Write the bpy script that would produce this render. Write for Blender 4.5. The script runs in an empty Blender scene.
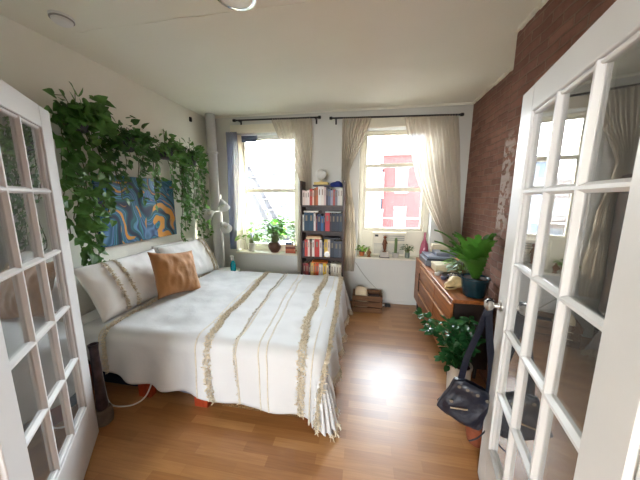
import bpy, math, random
from mathutils import Vector, Matrix, noise
PI=math.pi
random.seed(7)
SC=bpy.context.scene
COL=SC.collection

# ------------------------------------------------------------------ materials
def newmat(name):
    m=bpy.data.materials.new(name); m.use_nodes=True
    nt=m.node_tree; nt.nodes.clear()
    o=nt.nodes.new('ShaderNodeOutputMaterial'); return m,nt,o
def N(nt,t,**k):
    n=nt.nodes.new(t)
    for a,b in k.items():
        if a.startswith('i_'):
            key=a[2:].replace('_',' ')
            n.inputs[key].default_value=b
        else: setattr(n,a,b)
    return n
def c4(c): return (c[0],c[1],c[2],1)
def srgb(r,g,b):
    f=lambda v:(v/255/12.92 if v/255<=.04045 else ((v/255+.055)/1.055)**2.4)
    return (f(r),f(g),f(b))
_mc={}
def pm(name,col,rough=.6,metal=0,var=.08,scale=12,bump=.0,bscale=60,spec=.5,trans=0,emit=None,alpha=None,sheen=0):
    """plain principled material with a little noise in colour and an optional bump"""
    if name in _mc: return _mc[name]
    m,nt,o=newmat(name)
    p=N(nt,'ShaderNodeBsdfPrincipled'); nt.links.new(p.outputs[0],o.inputs[0])
    p.inputs['Roughness'].default_value=rough; p.inputs['Metallic'].default_value=metal
    p.inputs['Specular IOR Level'].default_value=spec
    tc=N(nt,'ShaderNodeTexCoord')
    nz=N(nt,'ShaderNodeTexNoise'); nz.inputs['Scale'].default_value=scale; nz.inputs['Detail'].default_value=4
    nt.links.new(tc.outputs['Object'],nz.inputs['Vector'])
    r=N(nt,'ShaderNodeValToRGB')
    r.color_ramp.elements[0].position=.3; r.color_ramp.elements[1].position=.7
    r.color_ramp.elements[0].color=c4([max(0,x*(1-var)) for x in col])
    r.color_ramp.elements[1].color=c4([min(1,x*(1+var)) for x in col])
    nt.links.new(nz.outputs['Fac'],r.inputs[0]); nt.links.new(r.outputs[0],p.inputs['Base Color'])
    if bump:
        n2=N(nt,'ShaderNodeTexNoise'); n2.inputs['Scale'].default_value=bscale; n2.inputs['Detail'].default_value=5
        nt.links.new(tc.outputs['Object'],n2.inputs['Vector'])
        b=N(nt,'ShaderNodeBump'); b.inputs['Strength'].default_value=bump; b.inputs['Distance'].default_value=.01
        nt.links.new(n2.outputs['Fac'],b.inputs['Height']); nt.links.new(b.outputs[0],p.inputs['Normal'])
    if sheen: p.inputs['Sheen Weight'].default_value=sheen
    if trans:
        t=N(nt,'ShaderNodeBsdfTranslucent'); t.inputs['Color'].default_value=c4(col) if trans<1 else c4(col)
        nt.links.new(r.outputs[0],t.inputs['Color'])
        mx=N(nt,'ShaderNodeMixShader'); mx.inputs[0].default_value=trans
        nt.links.new(p.outputs[0],mx.inputs[1]); nt.links.new(t.outputs[0],mx.inputs[2]); nt.links.new(mx.outputs[0],o.inputs[0])
    if emit: 
        p.inputs['Emission Color'].default_value=c4(emit[0]); p.inputs['Emission Strength'].default_value=emit[1]
    _mc[name]=m; return m
def sheer(name,col,alpha,trans=.5):
    if name in _mc: return _mc[name]
    m,nt,o=newmat(name)
    d=N(nt,'ShaderNodeBsdfDiffuse'); d.inputs[0].default_value=c4(col)
    t=N(nt,'ShaderNodeBsdfTranslucent'); t.inputs[0].default_value=c4(col)
    x=N(nt,'ShaderNodeMixShader'); x.inputs[0].default_value=trans
    nt.links.new(d.outputs[0],x.inputs[1]); nt.links.new(t.outputs[0],x.inputs[2])
    tr=N(nt,'ShaderNodeBsdfTransparent')
    y=N(nt,'ShaderNodeMixShader'); y.inputs[0].default_value=alpha
    tc=N(nt,'ShaderNodeTexCoord'); nz=N(nt,'ShaderNodeTexNoise'); nz.inputs['Scale'].default_value=220
    nt.links.new(tc.outputs['Object'],nz.inputs[0])
    mr=N(nt,'ShaderNodeMapRange'); mr.inputs[3].default_value=alpha-.08; mr.inputs[4].default_value=min(1,alpha+.08)
    nt.links.new(nz.outputs[0],mr.inputs[0]); nt.links.new(mr.outputs[0],y.inputs[0])
    nt.links.new(tr.outputs[0],y.inputs[1]); nt.links.new(x.outputs[0],y.inputs[2]); nt.links.new(y.outputs[0],o.inputs[0])
    _mc[name]=m; return m
def glassmat(name,tint=(.97,.98,.97),ior=1.5,k=1.0,haze=0):
    if name in _mc: return _mc[name]
    m,nt,o=newmat(name)
    tr=N(nt,'ShaderNodeBsdfTransparent'); tr.inputs[0].default_value=c4(tint)
    g=N(nt,'ShaderNodeBsdfGlossy'); g.inputs['Roughness'].default_value=.0
    tc=N(nt,'ShaderNodeTexCoord'); nz=N(nt,'ShaderNodeTexNoise'); nz.inputs['Scale'].default_value=2.2
    nt.links.new(tc.outputs['Object'],nz.inputs[0])
    b=N(nt,'ShaderNodeBump'); b.inputs['Strength'].default_value=.06; b.inputs['Distance'].default_value=.02
    nt.links.new(nz.outputs[0],b.inputs['Height']); nt.links.new(b.outputs[0],g.inputs['Normal'])
    f=N(nt,'ShaderNodeFresnel'); f.inputs[0].default_value=ior
    mu=N(nt,'ShaderNodeMath',operation='MULTIPLY'); mu.inputs[1].default_value=k; mu.use_clamp=True
    nt.links.new(f.outputs[0],mu.inputs[0])
    x=N(nt,'ShaderNodeMixShader'); nt.links.new(mu.outputs[0],x.inputs[0])
    nt.links.new(tr.outputs[0],x.inputs[1]); nt.links.new(g.outputs[0],x.inputs[2])
    d=N(nt,'ShaderNodeBsdfDiffuse'); d.inputs[0].default_value=(.8,.82,.8,1); x2=N(nt,'ShaderNodeMixShader'); x2.inputs[0].default_value=haze  # pale diffuse share imitates reflected haze and brightens the panes
    nt.links.new(x.outputs[0],x2.inputs[1]); nt.links.new(d.outputs[0],x2.inputs[2]); nt.links.new(x2.outputs[0] if haze else x.outputs[0],o.inputs[0])
    _mc[name]=m; return m

def floor_mat():
    m,nt,o=newmat('oak_laminate')
    p=N(nt,'ShaderNodeBsdfPrincipled'); nt.links.new(p.outputs[0],o.inputs[0])
    tc=N(nt,'ShaderNodeTexCoord')
    br=N(nt,'ShaderNodeTexBrick'); br.offset=.37; br.offset_frequency=2
    br.inputs['Scale'].default_value=1; br.inputs['Brick Width'].default_value=.46; br.inputs['Row Height'].default_value=.066
    br.inputs['Mortar Size'].default_value=.0009; br.inputs['Mortar Smooth'].default_value=.3; br.inputs['Bias'].default_value=0
    br.inputs['Color1'].default_value=(0,0,0,1); br.inputs['Color2'].default_value=(1,1,1,1); br.inputs['Mortar'].default_value=(.1,.1,.1,1)
    nt.links.new(tc.outputs['Object'],br.inputs['Vector'])
    r=N(nt,'ShaderNodeValToRGB'); cr=r.color_ramp
    cr.elements[0].color=c4(srgb(152,102,56)); cr.elements[1].color=c4(srgb(182,134,84))
    e=cr.elements.new(.5); e.color=c4(srgb(168,118,70))
    nt.links.new(br.outputs['Color'],r.inputs[0])
    mp=N(nt,'ShaderNodeMapping'); mp.inputs['Scale'].default_value=(1.5,30,1)
    nt.links.new(tc.outputs['Object'],mp.inputs[0])
    nz=N(nt,'ShaderNodeTexNoise'); nz.inputs['Scale'].default_value=3; nz.inputs['Detail'].default_value=6; nz.inputs['Distortion'].default_value=.4
    nt.links.new(mp.outputs[0],nz.inputs[0])
    mx=N(nt,'ShaderNodeMix',data_type='RGBA',blend_type='MULTIPLY'); mx.inputs[0].default_value=.45
    r2=N(nt,'ShaderNodeValToRGB'); r2.color_ramp.elements[0].position=.3; r2.color_ramp.elements[0].color=(.62,.52,.42,1); r2.color_ramp.elements[1].position=.62; r2.color_ramp.elements[1].color=(1,1,1,1)
    nt.links.new(nz.outputs[0],r2.inputs[0])
    nt.links.new(r.outputs[0],mx.inputs[6]); nt.links.new(r2.outputs[0],mx.inputs[7]); nt.links.new(mx.outputs[2],p.inputs['Base Color'])
    p.inputs['Roughness'].default_value=.36; p.inputs['Specular IOR Level'].default_value=.6; p.inputs['Coat Weight'].default_value=.4; p.inputs['Coat Roughness'].default_value=.3
    b=N(nt,'ShaderNodeBump'); b.inputs['Strength'].default_value=.15; b.inputs['Distance'].default_value=.002; b.invert=True
    nt.links.new(br.outputs['Fac'],b.inputs['Height']); nt.links.new(b.outputs[0],p.inputs['Normal'])
    return m
def brick_mat(name,c1,c2,mortar,axis='x',bw=.195,rh=.064,ms=.007,paint=False,vary=True):
    m,nt,o=newmat(name)
    p=N(nt,'ShaderNodeBsdfPrincipled'); nt.links.new(p.outputs[0],o.inputs[0]); p.inputs['Roughness'].default_value=.92; p.inputs['Specular IOR Level'].default_value=.2
    g=N(nt,'ShaderNodeNewGeometry'); s=N(nt,'ShaderNodeSeparateXYZ'); nt.links.new(g.outputs['Position'],s.inputs[0])
    cb=N(nt,'ShaderNodeCombineXYZ')
    nt.links.new(s.outputs['Y' if axis=='x' else 'X'],cb.inputs[0]); nt.links.new(s.outputs['Z'],cb.inputs[1])
    wn=N(nt,'ShaderNodeTexNoise'); wn.inputs['Scale'].default_value=5; nt.links.new(g.outputs['Position'],wn.inputs[0])
    ad=N(nt,'ShaderNodeVectorMath',operation='MULTIPLY_ADD'); ad.inputs[1].default_value=(.04,.035,0)
    nt.links.new(wn.outputs['Color'],ad.inputs[0]); nt.links.new(cb.outputs[0],ad.inputs[2])
    br=N(nt,'ShaderNodeTexBrick'); br.inputs['Scale'].default_value=1; br.inputs['Brick Width'].default_value=bw; br.inputs['Row Height'].default_value=rh
    br.inputs['Mortar Size'].default_value=ms; br.inputs['Mortar Smooth'].default_value=.5
    br.inputs['Color1'].default_value=c4(c1); br.inputs['Color2'].default_value=c4(c2); br.inputs['Mortar'].default_value=c4(mortar)
    nt.links.new(ad.outputs[0],br.inputs['Vector'])
    nz=N(nt,'ShaderNodeTexNoise'); nz.inputs['Scale'].default_value=9; nz.inputs['Detail'].default_value=8; nz.inputs['Roughness'].default_value=.7
    nt.links.new(g.outputs['Position'],nz.inputs[0])
    r=N(nt,'ShaderNodeValToRGB'); r.color_ramp.elements[0].position=.3; r.color_ramp.elements[0].color=(.68,.64,.64,1); r.color_ramp.elements[1].position=.7; r.color_ramp.elements[1].color=(1.0,1.0,1.0,1)
    nt.links.new(nz.outputs[0],r.inputs[0])
    mx=N(nt,'ShaderNodeMix',data_type='RGBA',blend_type='MULTIPLY'); mx.inputs[0].default_value=.8 if vary else .2
    nt.links.new(br.outputs['Color'],mx.inputs[6]); nt.links.new(r.outputs[0],mx.inputs[7])
    last=mx.outputs[2]
    if paint:   # old whitewash left on the corner bricks of the chimney breast
        a=N(nt,'ShaderNodeMapRange'); a.inputs[1].default_value=2.12; a.inputs[2].default_value=2.2; nt.links.new(s.outputs['Y'],a.inputs[0])
        z1=N(nt,'ShaderNodeMapRange'); z1.inputs[1].default_value=1.25; z1.inputs[2].default_value=1.4; nt.links.new(s.outputs['Z'],z1.inputs[0])
        z2=N(nt,'ShaderNodeMapRange'); z2.inputs[1].default_value=2.1; z2.inputs[2].default_value=1.98; nt.links.new(s.outputs['Z'],z2.inputs[0])
        q=N(nt,'ShaderNodeMath',operation='MULTIPLY'); nt.links.new(a.outputs[0],q.inputs[0]); nt.links.new(z1.outputs[0],q.inputs[1])
        q2=N(nt,'ShaderNodeMath',operation='MULTIPLY'); xm=N(nt,'ShaderNodeMath',operation='LESS_THAN'); xm.inputs[1].default_value=1.15; nt.links.new(s.outputs['X'],xm.inputs[0])
        q0=N(nt,'ShaderNodeMath',operation='MULTIPLY'); nt.links.new(q.outputs[0],q0.inputs[0]); nt.links.new(xm.outputs[0],q0.inputs[1])
        nt.links.new(q0.outputs[0],q2.inputs[0]); nt.links.new(z2.outputs[0],q2.inputs[1])
        n3=N(nt,'ShaderNodeTexNoise'); n3.inputs['Scale'].default_value=22; nt.links.new(g.outputs['Position'],n3.inputs[0])
        mr=N(nt,'ShaderNodeMapRange'); mr.inputs[1].default_value=.44; mr.inputs[2].default_value=.52; nt.links.new(n3.outputs[0],mr.inputs[0])
        q3=N(nt,'ShaderNodeMath',operation='MULTIPLY'); nt.links.new(q2.outputs[0],q3.inputs[0]); nt.links.new(mr.outputs[0],q3.inputs[1])
        m2=N(nt,'ShaderNodeMix',data_type='RGBA'); nt.links.new(q3.outputs[0],m2.inputs[0]); nt.links.new(last,m2.inputs[6]); m2.inputs[7].default_value=c4(srgb(176,158,150)); last=m2.outputs[2]
    nt.links.new(last,p.inputs['Base Color'])
    b=N(nt,'ShaderNodeBump'); b.inputs['Strength'].default_value=.8; b.inputs['Distance'].default_value=.012; b.invert=True
    nt.links.new(br.outputs['Fac'],b.inputs['Height'])
    b2=N(nt,'ShaderNodeBump'); b2.inputs['Strength'].default_value=.5; b2.inputs['Distance'].default_value=.01
    nt.links.new(nz.outputs[0],b2.inputs['Height']); nt.links.new(b.outputs[0],b2.inputs['Normal']); nt.links.new(b2.outputs[0],p.inputs['Normal'])
    return m
def wood_mat(name,c1,c2,axis=1,rough=.4,scale=1.0):
    m,nt,o=newmat(name)
    p=N(nt,'ShaderNodeBsdfPrincipled'); nt.links.new(p.outputs[0],o.inputs[0]); p.inputs['Roughness'].default_value=rough
    tc=N(nt,'ShaderNodeTexCoord'); mp=N(nt,'ShaderNodeMapping')
    sc=[14*scale]*3; sc[axis]=1.2*scale; mp.inputs['Scale'].default_value=sc
    nt.links.new(tc.outputs['Object'],mp.inputs[0])
    nz=N(nt,'ShaderNodeTexNoise'); nz.inputs['Scale'].default_value=2.2; nz.inputs['Detail'].default_value=7; nz.inputs['Distortion'].default_value=1.2
    nt.links.new(mp.outputs[0],nz.inputs[0])
    r=N(nt,'ShaderNodeValToRGB'); r.color_ramp.elements[0].position=.35; r.color_ramp.elements[1].position=.65
    r.color_ramp.elements[0].color=c4(c1); r.color_ramp.elements[1].color=c4(c2)
    nt.links.new(nz.outputs[0],r.inputs[0]); nt.links.new(r.outputs[0],p.inputs['Base Color'])
    return m
def paint_mat():
    """abstract swirls of blue, teal and orange paint"""
    m,nt,o=newmat('abstract_paint')
    p=N(nt,'ShaderNodeBsdfPrincipled'); nt.links.new(p.outputs[0],o.inputs[0]); p.inputs['Roughness'].default_value=.5
    tc=N(nt,'ShaderNodeTexCoord')
    nz=N(nt,'ShaderNodeTexNoise'); nz.inputs['Scale'].default_value=2.6; nz.inputs['Detail'].default_value=1.0
    nt.links.new(tc.outputs['Object'],nz.inputs[0])
    ad=N(nt,'ShaderNodeVectorMath',operation='MULTIPLY_ADD'); ad.inputs[1].default_value=(0,1.1,1.1)
    nt.links.new(nz.outputs['Color'],ad.inputs[0]); nt.links.new(tc.outputs['Object'],ad.inputs[2])
    w=N(nt,'ShaderNodeTexWave',wave_type='RINGS',rings_direction='X'); w.inputs['Scale'].default_value=1.05; w.inputs['Distortion'].default_value=3.0; w.inputs['Detail'].default_value=1.5; w.inputs['Detail Scale'].default_value=1.2
    nt.links.new(ad.outputs[0],w.inputs[0])
    r=N(nt,'ShaderNodeValToRGB'); cr=r.color_ramp; cr.interpolation='LINEAR'
    cols=[(0,(20,40,66)),(.16,(24,70,90)),(.22,(26,104,112)),(.36,(26,84,96)),(.40,(70,136,160)),(.52,(90,140,190)),(.56,(40,60,100)),(.68,(40,120,118)),(.76,(60,140,170)),(.84,(30,50,92)),(.93,(96,140,186)),(1,(40,90,120))]
    cr.elements[0].color=c4(srgb(*cols[0][1])); cr.elements[1].color=c4(srgb(*cols[-1][1]))
    for t,c in cols[1:-1]:
        e=cr.elements.new(t); e.color=c4(srgb(*c))
    nt.links.new(w.outputs[0],r.inputs[0])
    n2=N(nt,'ShaderNodeTexNoise'); n2.inputs['Scale'].default_value=3.6; n2.inputs['Detail'].default_value=1; n2.inputs['Distortion'].default_value=1.5
    nt.links.new(ad.outputs[0],n2.inputs[0])
    mr=N(nt,'ShaderNodeMapRange'); mr.inputs[1].default_value=.63; mr.inputs[2].default_value=.67; nt.links.new(n2.outputs[0],mr.inputs[0])
    mx=N(nt,'ShaderNodeMix',data_type='RGBA'); mx.inputs[7].default_value=c4(srgb(214,150,60))
    nt.links.new(mr.outputs[0],mx.inputs[0]); nt.links.new(r.outputs[0],mx.inputs[6]); nt.links.new(mx.outputs[2],p.inputs['Base Color'])
    return m

# ------------------------------------------------------------------ mesh builder
class MB:
    def __init__(s): s.v=[]; s.f=[]
    def add(s,vs,fs):
        b=len(s.v); s.v+= [tuple(v) for v in vs]; s.f+=[tuple(i+b for i in f) for f in fs]; return s
    def box(s,x0,x1,y0,y1,z0,z1,ch=0,M=None):
        if ch<=0:
            vs=[(x,y,z) for z in (z0,z1) for y in (y0,y1) for x in (x0,x1)]
            fs=[(0,2,3,1),(4,5,7,6),(0,1,5,4),(2,6,7,3),(0,4,6,2),(1,3,7,5)]
        else:   # chamfered box
            c=min(ch,(x1-x0)*.49,(y1-y0)*.49,(z1-z0)*.49)
            vs=[];idx={}
            X=(x0,x1);Y=(y0,y1);Z=(z0,z1)
            for k in range(2):
                for j in range(2):
                    for i in range(2):
                        sx,sy,sz=(1,-1)[i],(1,-1)[j],(1,-1)[k]
                        for a in range(3):
                            p=[X[i]+sx*c,Y[j]+sy*c,Z[k]+sz*c]
                            p[a]=(X[i],Y[j],Z[k])[a]
                            idx[(i,j,k,a)]=len(vs); vs.append(tuple(p))
            fs=[]
            for a in range(3):
                for d in range(2):
                    b_,c_=[q for q in range(3) if q!=a]
                    q=[]
                    for u,w in ((0,0),(1,0),(1,1),(0,1)):
                        t=[0,0,0]; t[a]=d; t[b_]=u; t[c_]=w; q.append(idx[(t[0],t[1],t[2],a)])
                    fs.append(tuple(q))
            for a in range(3):     # edges along axis a
                b_,c_=[q for q in range(3) if q!=a]
                for u in range(2):
                    for w in range(2):
                        t0=[0,0,0];t1=[0,0,0]
                        t0[a]=0;t1[a]=1
                        for t in(t0,t1): t[b_]=u;t[c_]=w
                        fs.append((idx[(*t0,b_)],idx[(*t1,b_)],idx[(*t1,c_)],idx[(*t0,c_)]))
            for k in range(2):
                for j in range(2):
                    for i in range(2): fs.append((idx[(i,j,k,0)],idx[(i,j,k,1)],idx[(i,j,k,2)]))
        if M is not None: vs=[tuple(M@Vector(v)) for v in vs]
        return s.add(vs,fs)
    def lathe(s,prof,c=(0,0,0),n=24,M=None,sx=1,sy=1):
        vs=[];fs=[];m=len(prof)
        for i in range(n):
            a=2*PI*i/n
            for r,z in prof: vs.append((c[0]+r*math.cos(a)*sx,c[1]+r*math.sin(a)*sy,c[2]+z))
        for i in range(n):
            for j in range(m-1):
                a=i*m+j;b=((i+1)%n)*m+j
                fs.append((a,b,b+1,a+1))
        fs.append(tuple(i*m for i in range(n))[::-1]); fs.append(tuple(i*m+m-1 for i in range(n)))
        if M is not None: vs=[tuple(M@Vector(v)) for v in vs]
        return s.add(vs,fs)
    def tube(s,pts,r,n=8,caps=True):
        pts=[Vector(p) for p in pts]; rs=r if isinstance(r,(list,tuple)) else [r]*len(pts)
        vs=[];fs=[];up=None
        for i,p in enumerate(pts):
            d=(pts[min(i+1,len(pts)-1)]-pts[max(i-1,0)])
            if d.length<1e-9: d=Vector((0,0,1))
            d.normalize()
            if up is None: up=Vector((0,0,1)) if abs(d.z)<.9 else Vector((1,0,0))
            u=d.cross(up); 
            if u.length<1e-6: u=d.orthogonal()
            u.normalize(); w=u.cross(d).normalized(); up=w
            for k in range(n):
                a=2*PI*k/n; vs.append(tuple(p+(u*math.cos(a)+w*math.sin(a))*rs[i]))
        for i in range(len(pts)-1):
            for k in range(n):
                fs.append((i*n+k,i*n+(k+1)%n,(i+1)*n+(k+1)%n,(i+1)*n+k))
        if caps: fs.append(tuple(range(n))[::-1]); fs.append(tuple((len(pts)-1)*n+k for k in range(n)))
        return s.add(vs,fs)
    def strip(s,pts,w,t,side=None):
        """flat strap following pts, width w, thickness t"""
        pts=[Vector(p) for p in pts]; vs=[];fs=[]
        for i,p in enumerate(pts):
            d=(pts[min(i+1,len(pts)-1)]-pts[max(i-1,0)]).normalized()
            sd=Vector(side) if side else Vector((0,0,1))
            sd=(sd-d*sd.dot(d)).normalized(); nn=d.cross(sd)
            for a,b in ((-1,-1),(1,-1),(1,1),(-1,1)): vs.append(tuple(p+sd*a*w/2+nn*b*t/2))
        for i in range(len(pts)-1):
            for k in range(4): fs.append((i*4+k,i*4+(k+1)%4,(i+1)*4+(k+1)%4,(i+1)*4+k))
        fs.append((3,2,1,0)); e=(len(pts)-1)*4; fs.append((e,e+1,e+2,e+3))
        return s.add(vs,fs)
    def grid(s,fn,nu,nv,closeu=False):
        vs=[fn(i/(nu if closeu else nu-1),j/(nv-1)) for i in range(nu) for j in range(nv)]
        fs=[]
        for i in range(nu if closeu else nu-1):
            for j in range(nv-1):
                a=i*nv+j;b=((i+1)%nu)*nv+j; fs.append((a,b,b+1,a+1))
        return s.add(vs,fs)
    def sphere(s,c,r,nu=16,nv=10,sx=1,sy=1,sz=1,M=None):
        prof=[(max(.0005,r*math.sin(PI*j/nv)),-r*math.cos(PI*j/nv)*sz) for j in range(nv+1)]
        return s.lathe(prof,c,nu,M,sx,sy)
    def leaf(s,p,d,n,l,w,fold=.25,curl=.2,kind='heart'):
        p=Vector(p); d=Vector(d).normalized(); n=Vector(n); n=(n-d*n.dot(d))
        if n.length<1e-4: n=d.orthogonal()
        n.normalize(); b=d.cross(n)
        if kind=='heart': pr=[(0,0),(-.08,.30),(.18,.5),(.5,.40),(.8,.17),(1,0)]
        elif kind=='oval': pr=[(0,0),(.12,.26),(.4,.5),(.7,.40),(.9,.18),(1,0)]
        else: pr=[(0,0),(.15,.3),(.4,.5),(.7,.38),(.9,.16),(1,0)]
        vs=[];fs=[]
        ts=[0,.02,.25,.52,.8,1]
        for k,t in enumerate(ts): vs.append(p+d*l*t-n*curl*l*t*t)           # midrib
        for sg in (-1,1):
            for a,bb in pr[1:-1]: vs.append(p+d*l*a+b*sg*w*bb+n*(fold*w*bb-curl*l*max(a,0)**2))
        L=[6,7,8,9];R=[10,11,12,13]
        for Q,fl in ((L,0),(R,1)):
            q=[(0,1,Q[0]),(1,2,Q[1],Q[0]),(2,3,Q[2],Q[1]),(3,4,Q[3],Q[2]),(4,5,Q[3])]
            for f in q: fs.append(f if fl else f[::-1])
        return s.add(vs,fs)
    def build(s,name,mat,parent=None,smooth=False,origin=None,mods=None):
        me=bpy.data.meshes.new(name)
        if parent is not None: o0=wloc(parent)
        elif origin is not None: o0=Vector(origin)
        else:
            xs=[v[0] for v in s.v];ys=[v[1] for v in s.v];zs=[v[2] for v in s.v]
            o0=Vector(((min(xs)+max(xs))/2,(min(ys)+max(ys))/2,min(zs)))
        me.from_pydata([(v[0]-o0.x,v[1]-o0.y,v[2]-o0.z) for v in s.v],[],s.f)
        me.validate(); me.update()
        ob=bpy.data.objects.new(name,me); COL.objects.link(ob)
        if parent is not None: ob.parent=parent
        else: ob.location=o0
        me.materials.append(mat)
        if smooth:
            for p in me.polygons: p.use_smooth=True
            if smooth=='auto': me.set_sharp_from_angle(angle=math.radians(38))
        # consistent normals
        import bmesh
        bm=bmesh.new(); bm.from_mesh(me); bmesh.ops.recalc_face_normals(bm,faces=bm.faces); bm.to_mesh(me); bm.free()
        return ob
def wloc(o):
    v=Vector(o.location)
    while o.parent: o=o.parent; v+=Vector(o.location)
    return v
def tag(o,label=None,cat=None,group=None,kind=None):
    if label: o['label']=label
    if cat: o['category']=cat
    if group: o['group']=group
    if kind: o['kind']=kind
    return o
def thing(name,label,cat,loc=(0,0,0),group=None):
    o=bpy.data.objects.new(name,None); COL.objects.link(o); o.location=loc; o.empty_display_size=.05
    return tag(o,label,cat,group)
def struct(name,mb,mat,parent=None,smooth=False,label=None):
    o=mb.build(name,mat,parent,smooth)
    if parent is None: o['kind']='structure'
    if label: o['label']=label
    return o
def copy_tree(o,parent=None):
    c=o.copy(); COL.objects.link(c); c.parent=parent
    for ch in list(o.children): copy_tree(ch,c)
    return c

# ------------------------------------------------------------------ camera (fitted)
f,pitch,yaw,roll,hc=255.6,.1614,.1732,.0033,1.568
cy,sy=math.cos(yaw),math.sin(yaw)
fw=Vector((-sy*math.cos(pitch),cy*math.cos(pitch),-math.sin(pitch)))
rt=Vector((cy,sy,0)); up=rt.cross(fw)
r2=rt*math.cos(roll)+up*math.sin(roll); u2=-rt*math.sin(roll)+up*math.cos(roll)
cam=bpy.data.cameras.new('camera'); co=bpy.data.objects.new('camera',cam); COL.objects.link(co)
co.matrix_world=Matrix(((r2.x,u2.x,-fw.x,0),(r2.y,u2.y,-fw.y,0),(r2.z,u2.z,-fw.z,hc),(0,0,0,1)))
cam.sensor_width=36; cam.lens=f/640*36; cam.clip_start=.02; cam.clip_end=300
SC.camera=co

# ------------------------------------------------------------------ shared materials
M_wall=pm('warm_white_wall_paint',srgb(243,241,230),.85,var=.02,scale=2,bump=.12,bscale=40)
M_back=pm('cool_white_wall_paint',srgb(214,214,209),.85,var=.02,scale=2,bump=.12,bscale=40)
M_ceil=pm('ceiling_paint',srgb(244,242,229),.9,var=.02,scale=1.5,bump=.25,bscale=3)
M_trim=pm('white_gloss_paint',srgb(208,207,206),.38,var=.02,scale=5,bump=.05,bscale=25)
M_cream=pm('cream_window_paint',srgb(232,226,208),.45,var=.03,scale=6)
M_floor=floor_mat()
M_brick=brick_mat('old_red_brick',srgb(152,112,96),srgb(128,92,80),srgb(148,122,108),'x',paint=True)
M_black=pm('black_metal',(.02,.02,.022),.45,var=.1)
M_darkwood=wood_mat('dark_stained_wood',srgb(44,26,20),srgb(66,40,30),2,.45)
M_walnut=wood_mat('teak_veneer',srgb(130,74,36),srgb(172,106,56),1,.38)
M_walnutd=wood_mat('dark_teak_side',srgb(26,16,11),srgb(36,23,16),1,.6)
M_glass=glassmat('window_glass',k=.8)
M_dglass=glassmat('door_glass',(.95,.97,.955),1.52,3.2,.05)
M_white=pm('white_plastic',srgb(238,238,236),.4,var=.02)
M_leafd=pm('deep_green_leaf',srgb(74,116,60),.38,var=.5,scale=9,trans=.38)
M_leafm=pm('mid_green_leaf',srgb(94,138,70),.4,var=.5,scale=9,trans=.42)
M_leafl=pm('light_green_leaf',srgb(128,172,72),.42,var=.3,scale=9,trans=.45)
M_stem=pm('green_brown_stem',srgb(96,104,56),.6)
M_soil=pm('dark_soil',srgb(50,36,26),.95,var=.3,scale=80)
M_duvet=pm('white_cotton',srgb(208,208,208),.85,var=.02,scale=3,bump=.6,bscale=9,sheen=.1)
M_sham=pm('white_pillow_cotton',srgb(234,232,229),.85,var=.02,scale=3,bump=.4,bscale=11)
M_tuft=pm('beige_yarn',srgb(224,212,190),.95,var=.12,scale=60)
M_tuft2=pm('cream_cord',srgb(214,205,188),.95,var=.12,scale=60)

L,R,D,H=-2.46,1.33,3.80,2.785
YF=.52   # bedroom side of the doorway wall
# ------------------------------------------------------------------ room shell
struct('floor',MB().box(L-.2,R+.25,-3.2,D+.35,-.1,0),M_floor)
cm=MB()
def ceil_fn(u,v):
    x=L-.1+(R+.2-L)*u; y=-3.1+(D+.2+3.1)*v
    return (x,y,H+.006*noise.noise(Vector((x*1.3,y*1.3,0))))
cm.grid(ceil_fn,50,90); cm.box(L-.2,R+.25,-3.2,D+.35,H+.05,H+.15)
struct('ceiling',cm,M_ceil,smooth='auto')
struct('wall_left',MB().box(L-.15,L,-3.15,D+.3,0,H+.03),M_wall)
struct('wall_right',MB().box(R,R+.15,-3.15,D+.3,0,H+.03),M_brick)
# chimney breast, slightly ragged
def breast():
    mb=MB(); X=1.065; Y0,Y1=.53,2.32
    mb.box(X,R-.002,Y0,Y1,0.002,H+.02)
    return mb
struct('wall_chimney',breast(),M_brick)
# ragged plaster edge where the ceiling meets the brick
mb=MB(); rr=random.Random(3)
def ragged(x,ya,yb,ax='y'):
    n=max(3,int(abs(yb-ya)/.05)); 
    for i in range(n):
        a=ya+(yb-ya)*i/n; b=ya+(yb-ya)*(i+1)/n
        w=.012+.022*rr.random()
        if ax=='y': mb.box(x-w,x+.004,min(a,b),max(a,b),H-.012-.012*rr.random(),H+.01)
        else: mb.box(min(a,b),max(a,b),x-.004,x+w,H-.012-.012*rr.random(),H+.01)
ragged(R,2.33,3.79); ragged(1.065,.54,2.32); ragged(2.32,1.04,1.33,'x')
struct('trim_1',mb,M_ceil)
# back wall with two openings
W1=(-2.03,-1.0); W2=(-.1,.92); ZS,ZH=.71,2.53; DB=4.10
mb=MB()
for a,b in ((L-.1,W1[0]),(W1[1],W2[0]),(W2[1],R+.1)): mb.box(a,b,D,DB,0,H+.03)
for a,b in (W1,W2): mb.box(a,b,D,DB,0,ZS-.03); mb.box(a,b,D,DB,ZH,H+.03)
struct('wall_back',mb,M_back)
# small plaster cornice drop at back
mb=MB(); mb.box(L,R,D-.03,D+.0,H-.025,H+.02,.008); struct('trim_2',mb,M_ceil)
# plaster seam across the ceiling
sr=random.Random(2)
P=[(-2.2+.1*i,1.78+.02*noise.noise(Vector((i*.5,0,3)))+.004*sr.uniform(-1,1),H-.001) for i in range(33)]
struct('trim_5',MB().tube(P,[.0015+.003*abs(noise.noise(Vector((i*.7,1,0)))) for i in range(33)],5),M_ceil)
# radiator riser pipe
mb=MB(); mb.lathe([(.068,0),(.068,2.80)],(-2.30,3.68,0),20)
pt=struct('trim_3',mb,M_trim,smooth='auto'); 
MB().lathe([(.075,0),(.086,.01),(.086,.03),(.075,.04)],(-2.30,3.68,2.22),20).build('pipe_collar',M_trim,pt,'auto')
MB().box(-2.45,-2.425,3.40,3.44,2.62,2.68,.005).build('pipe_bracket',M_black,pt)

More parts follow.
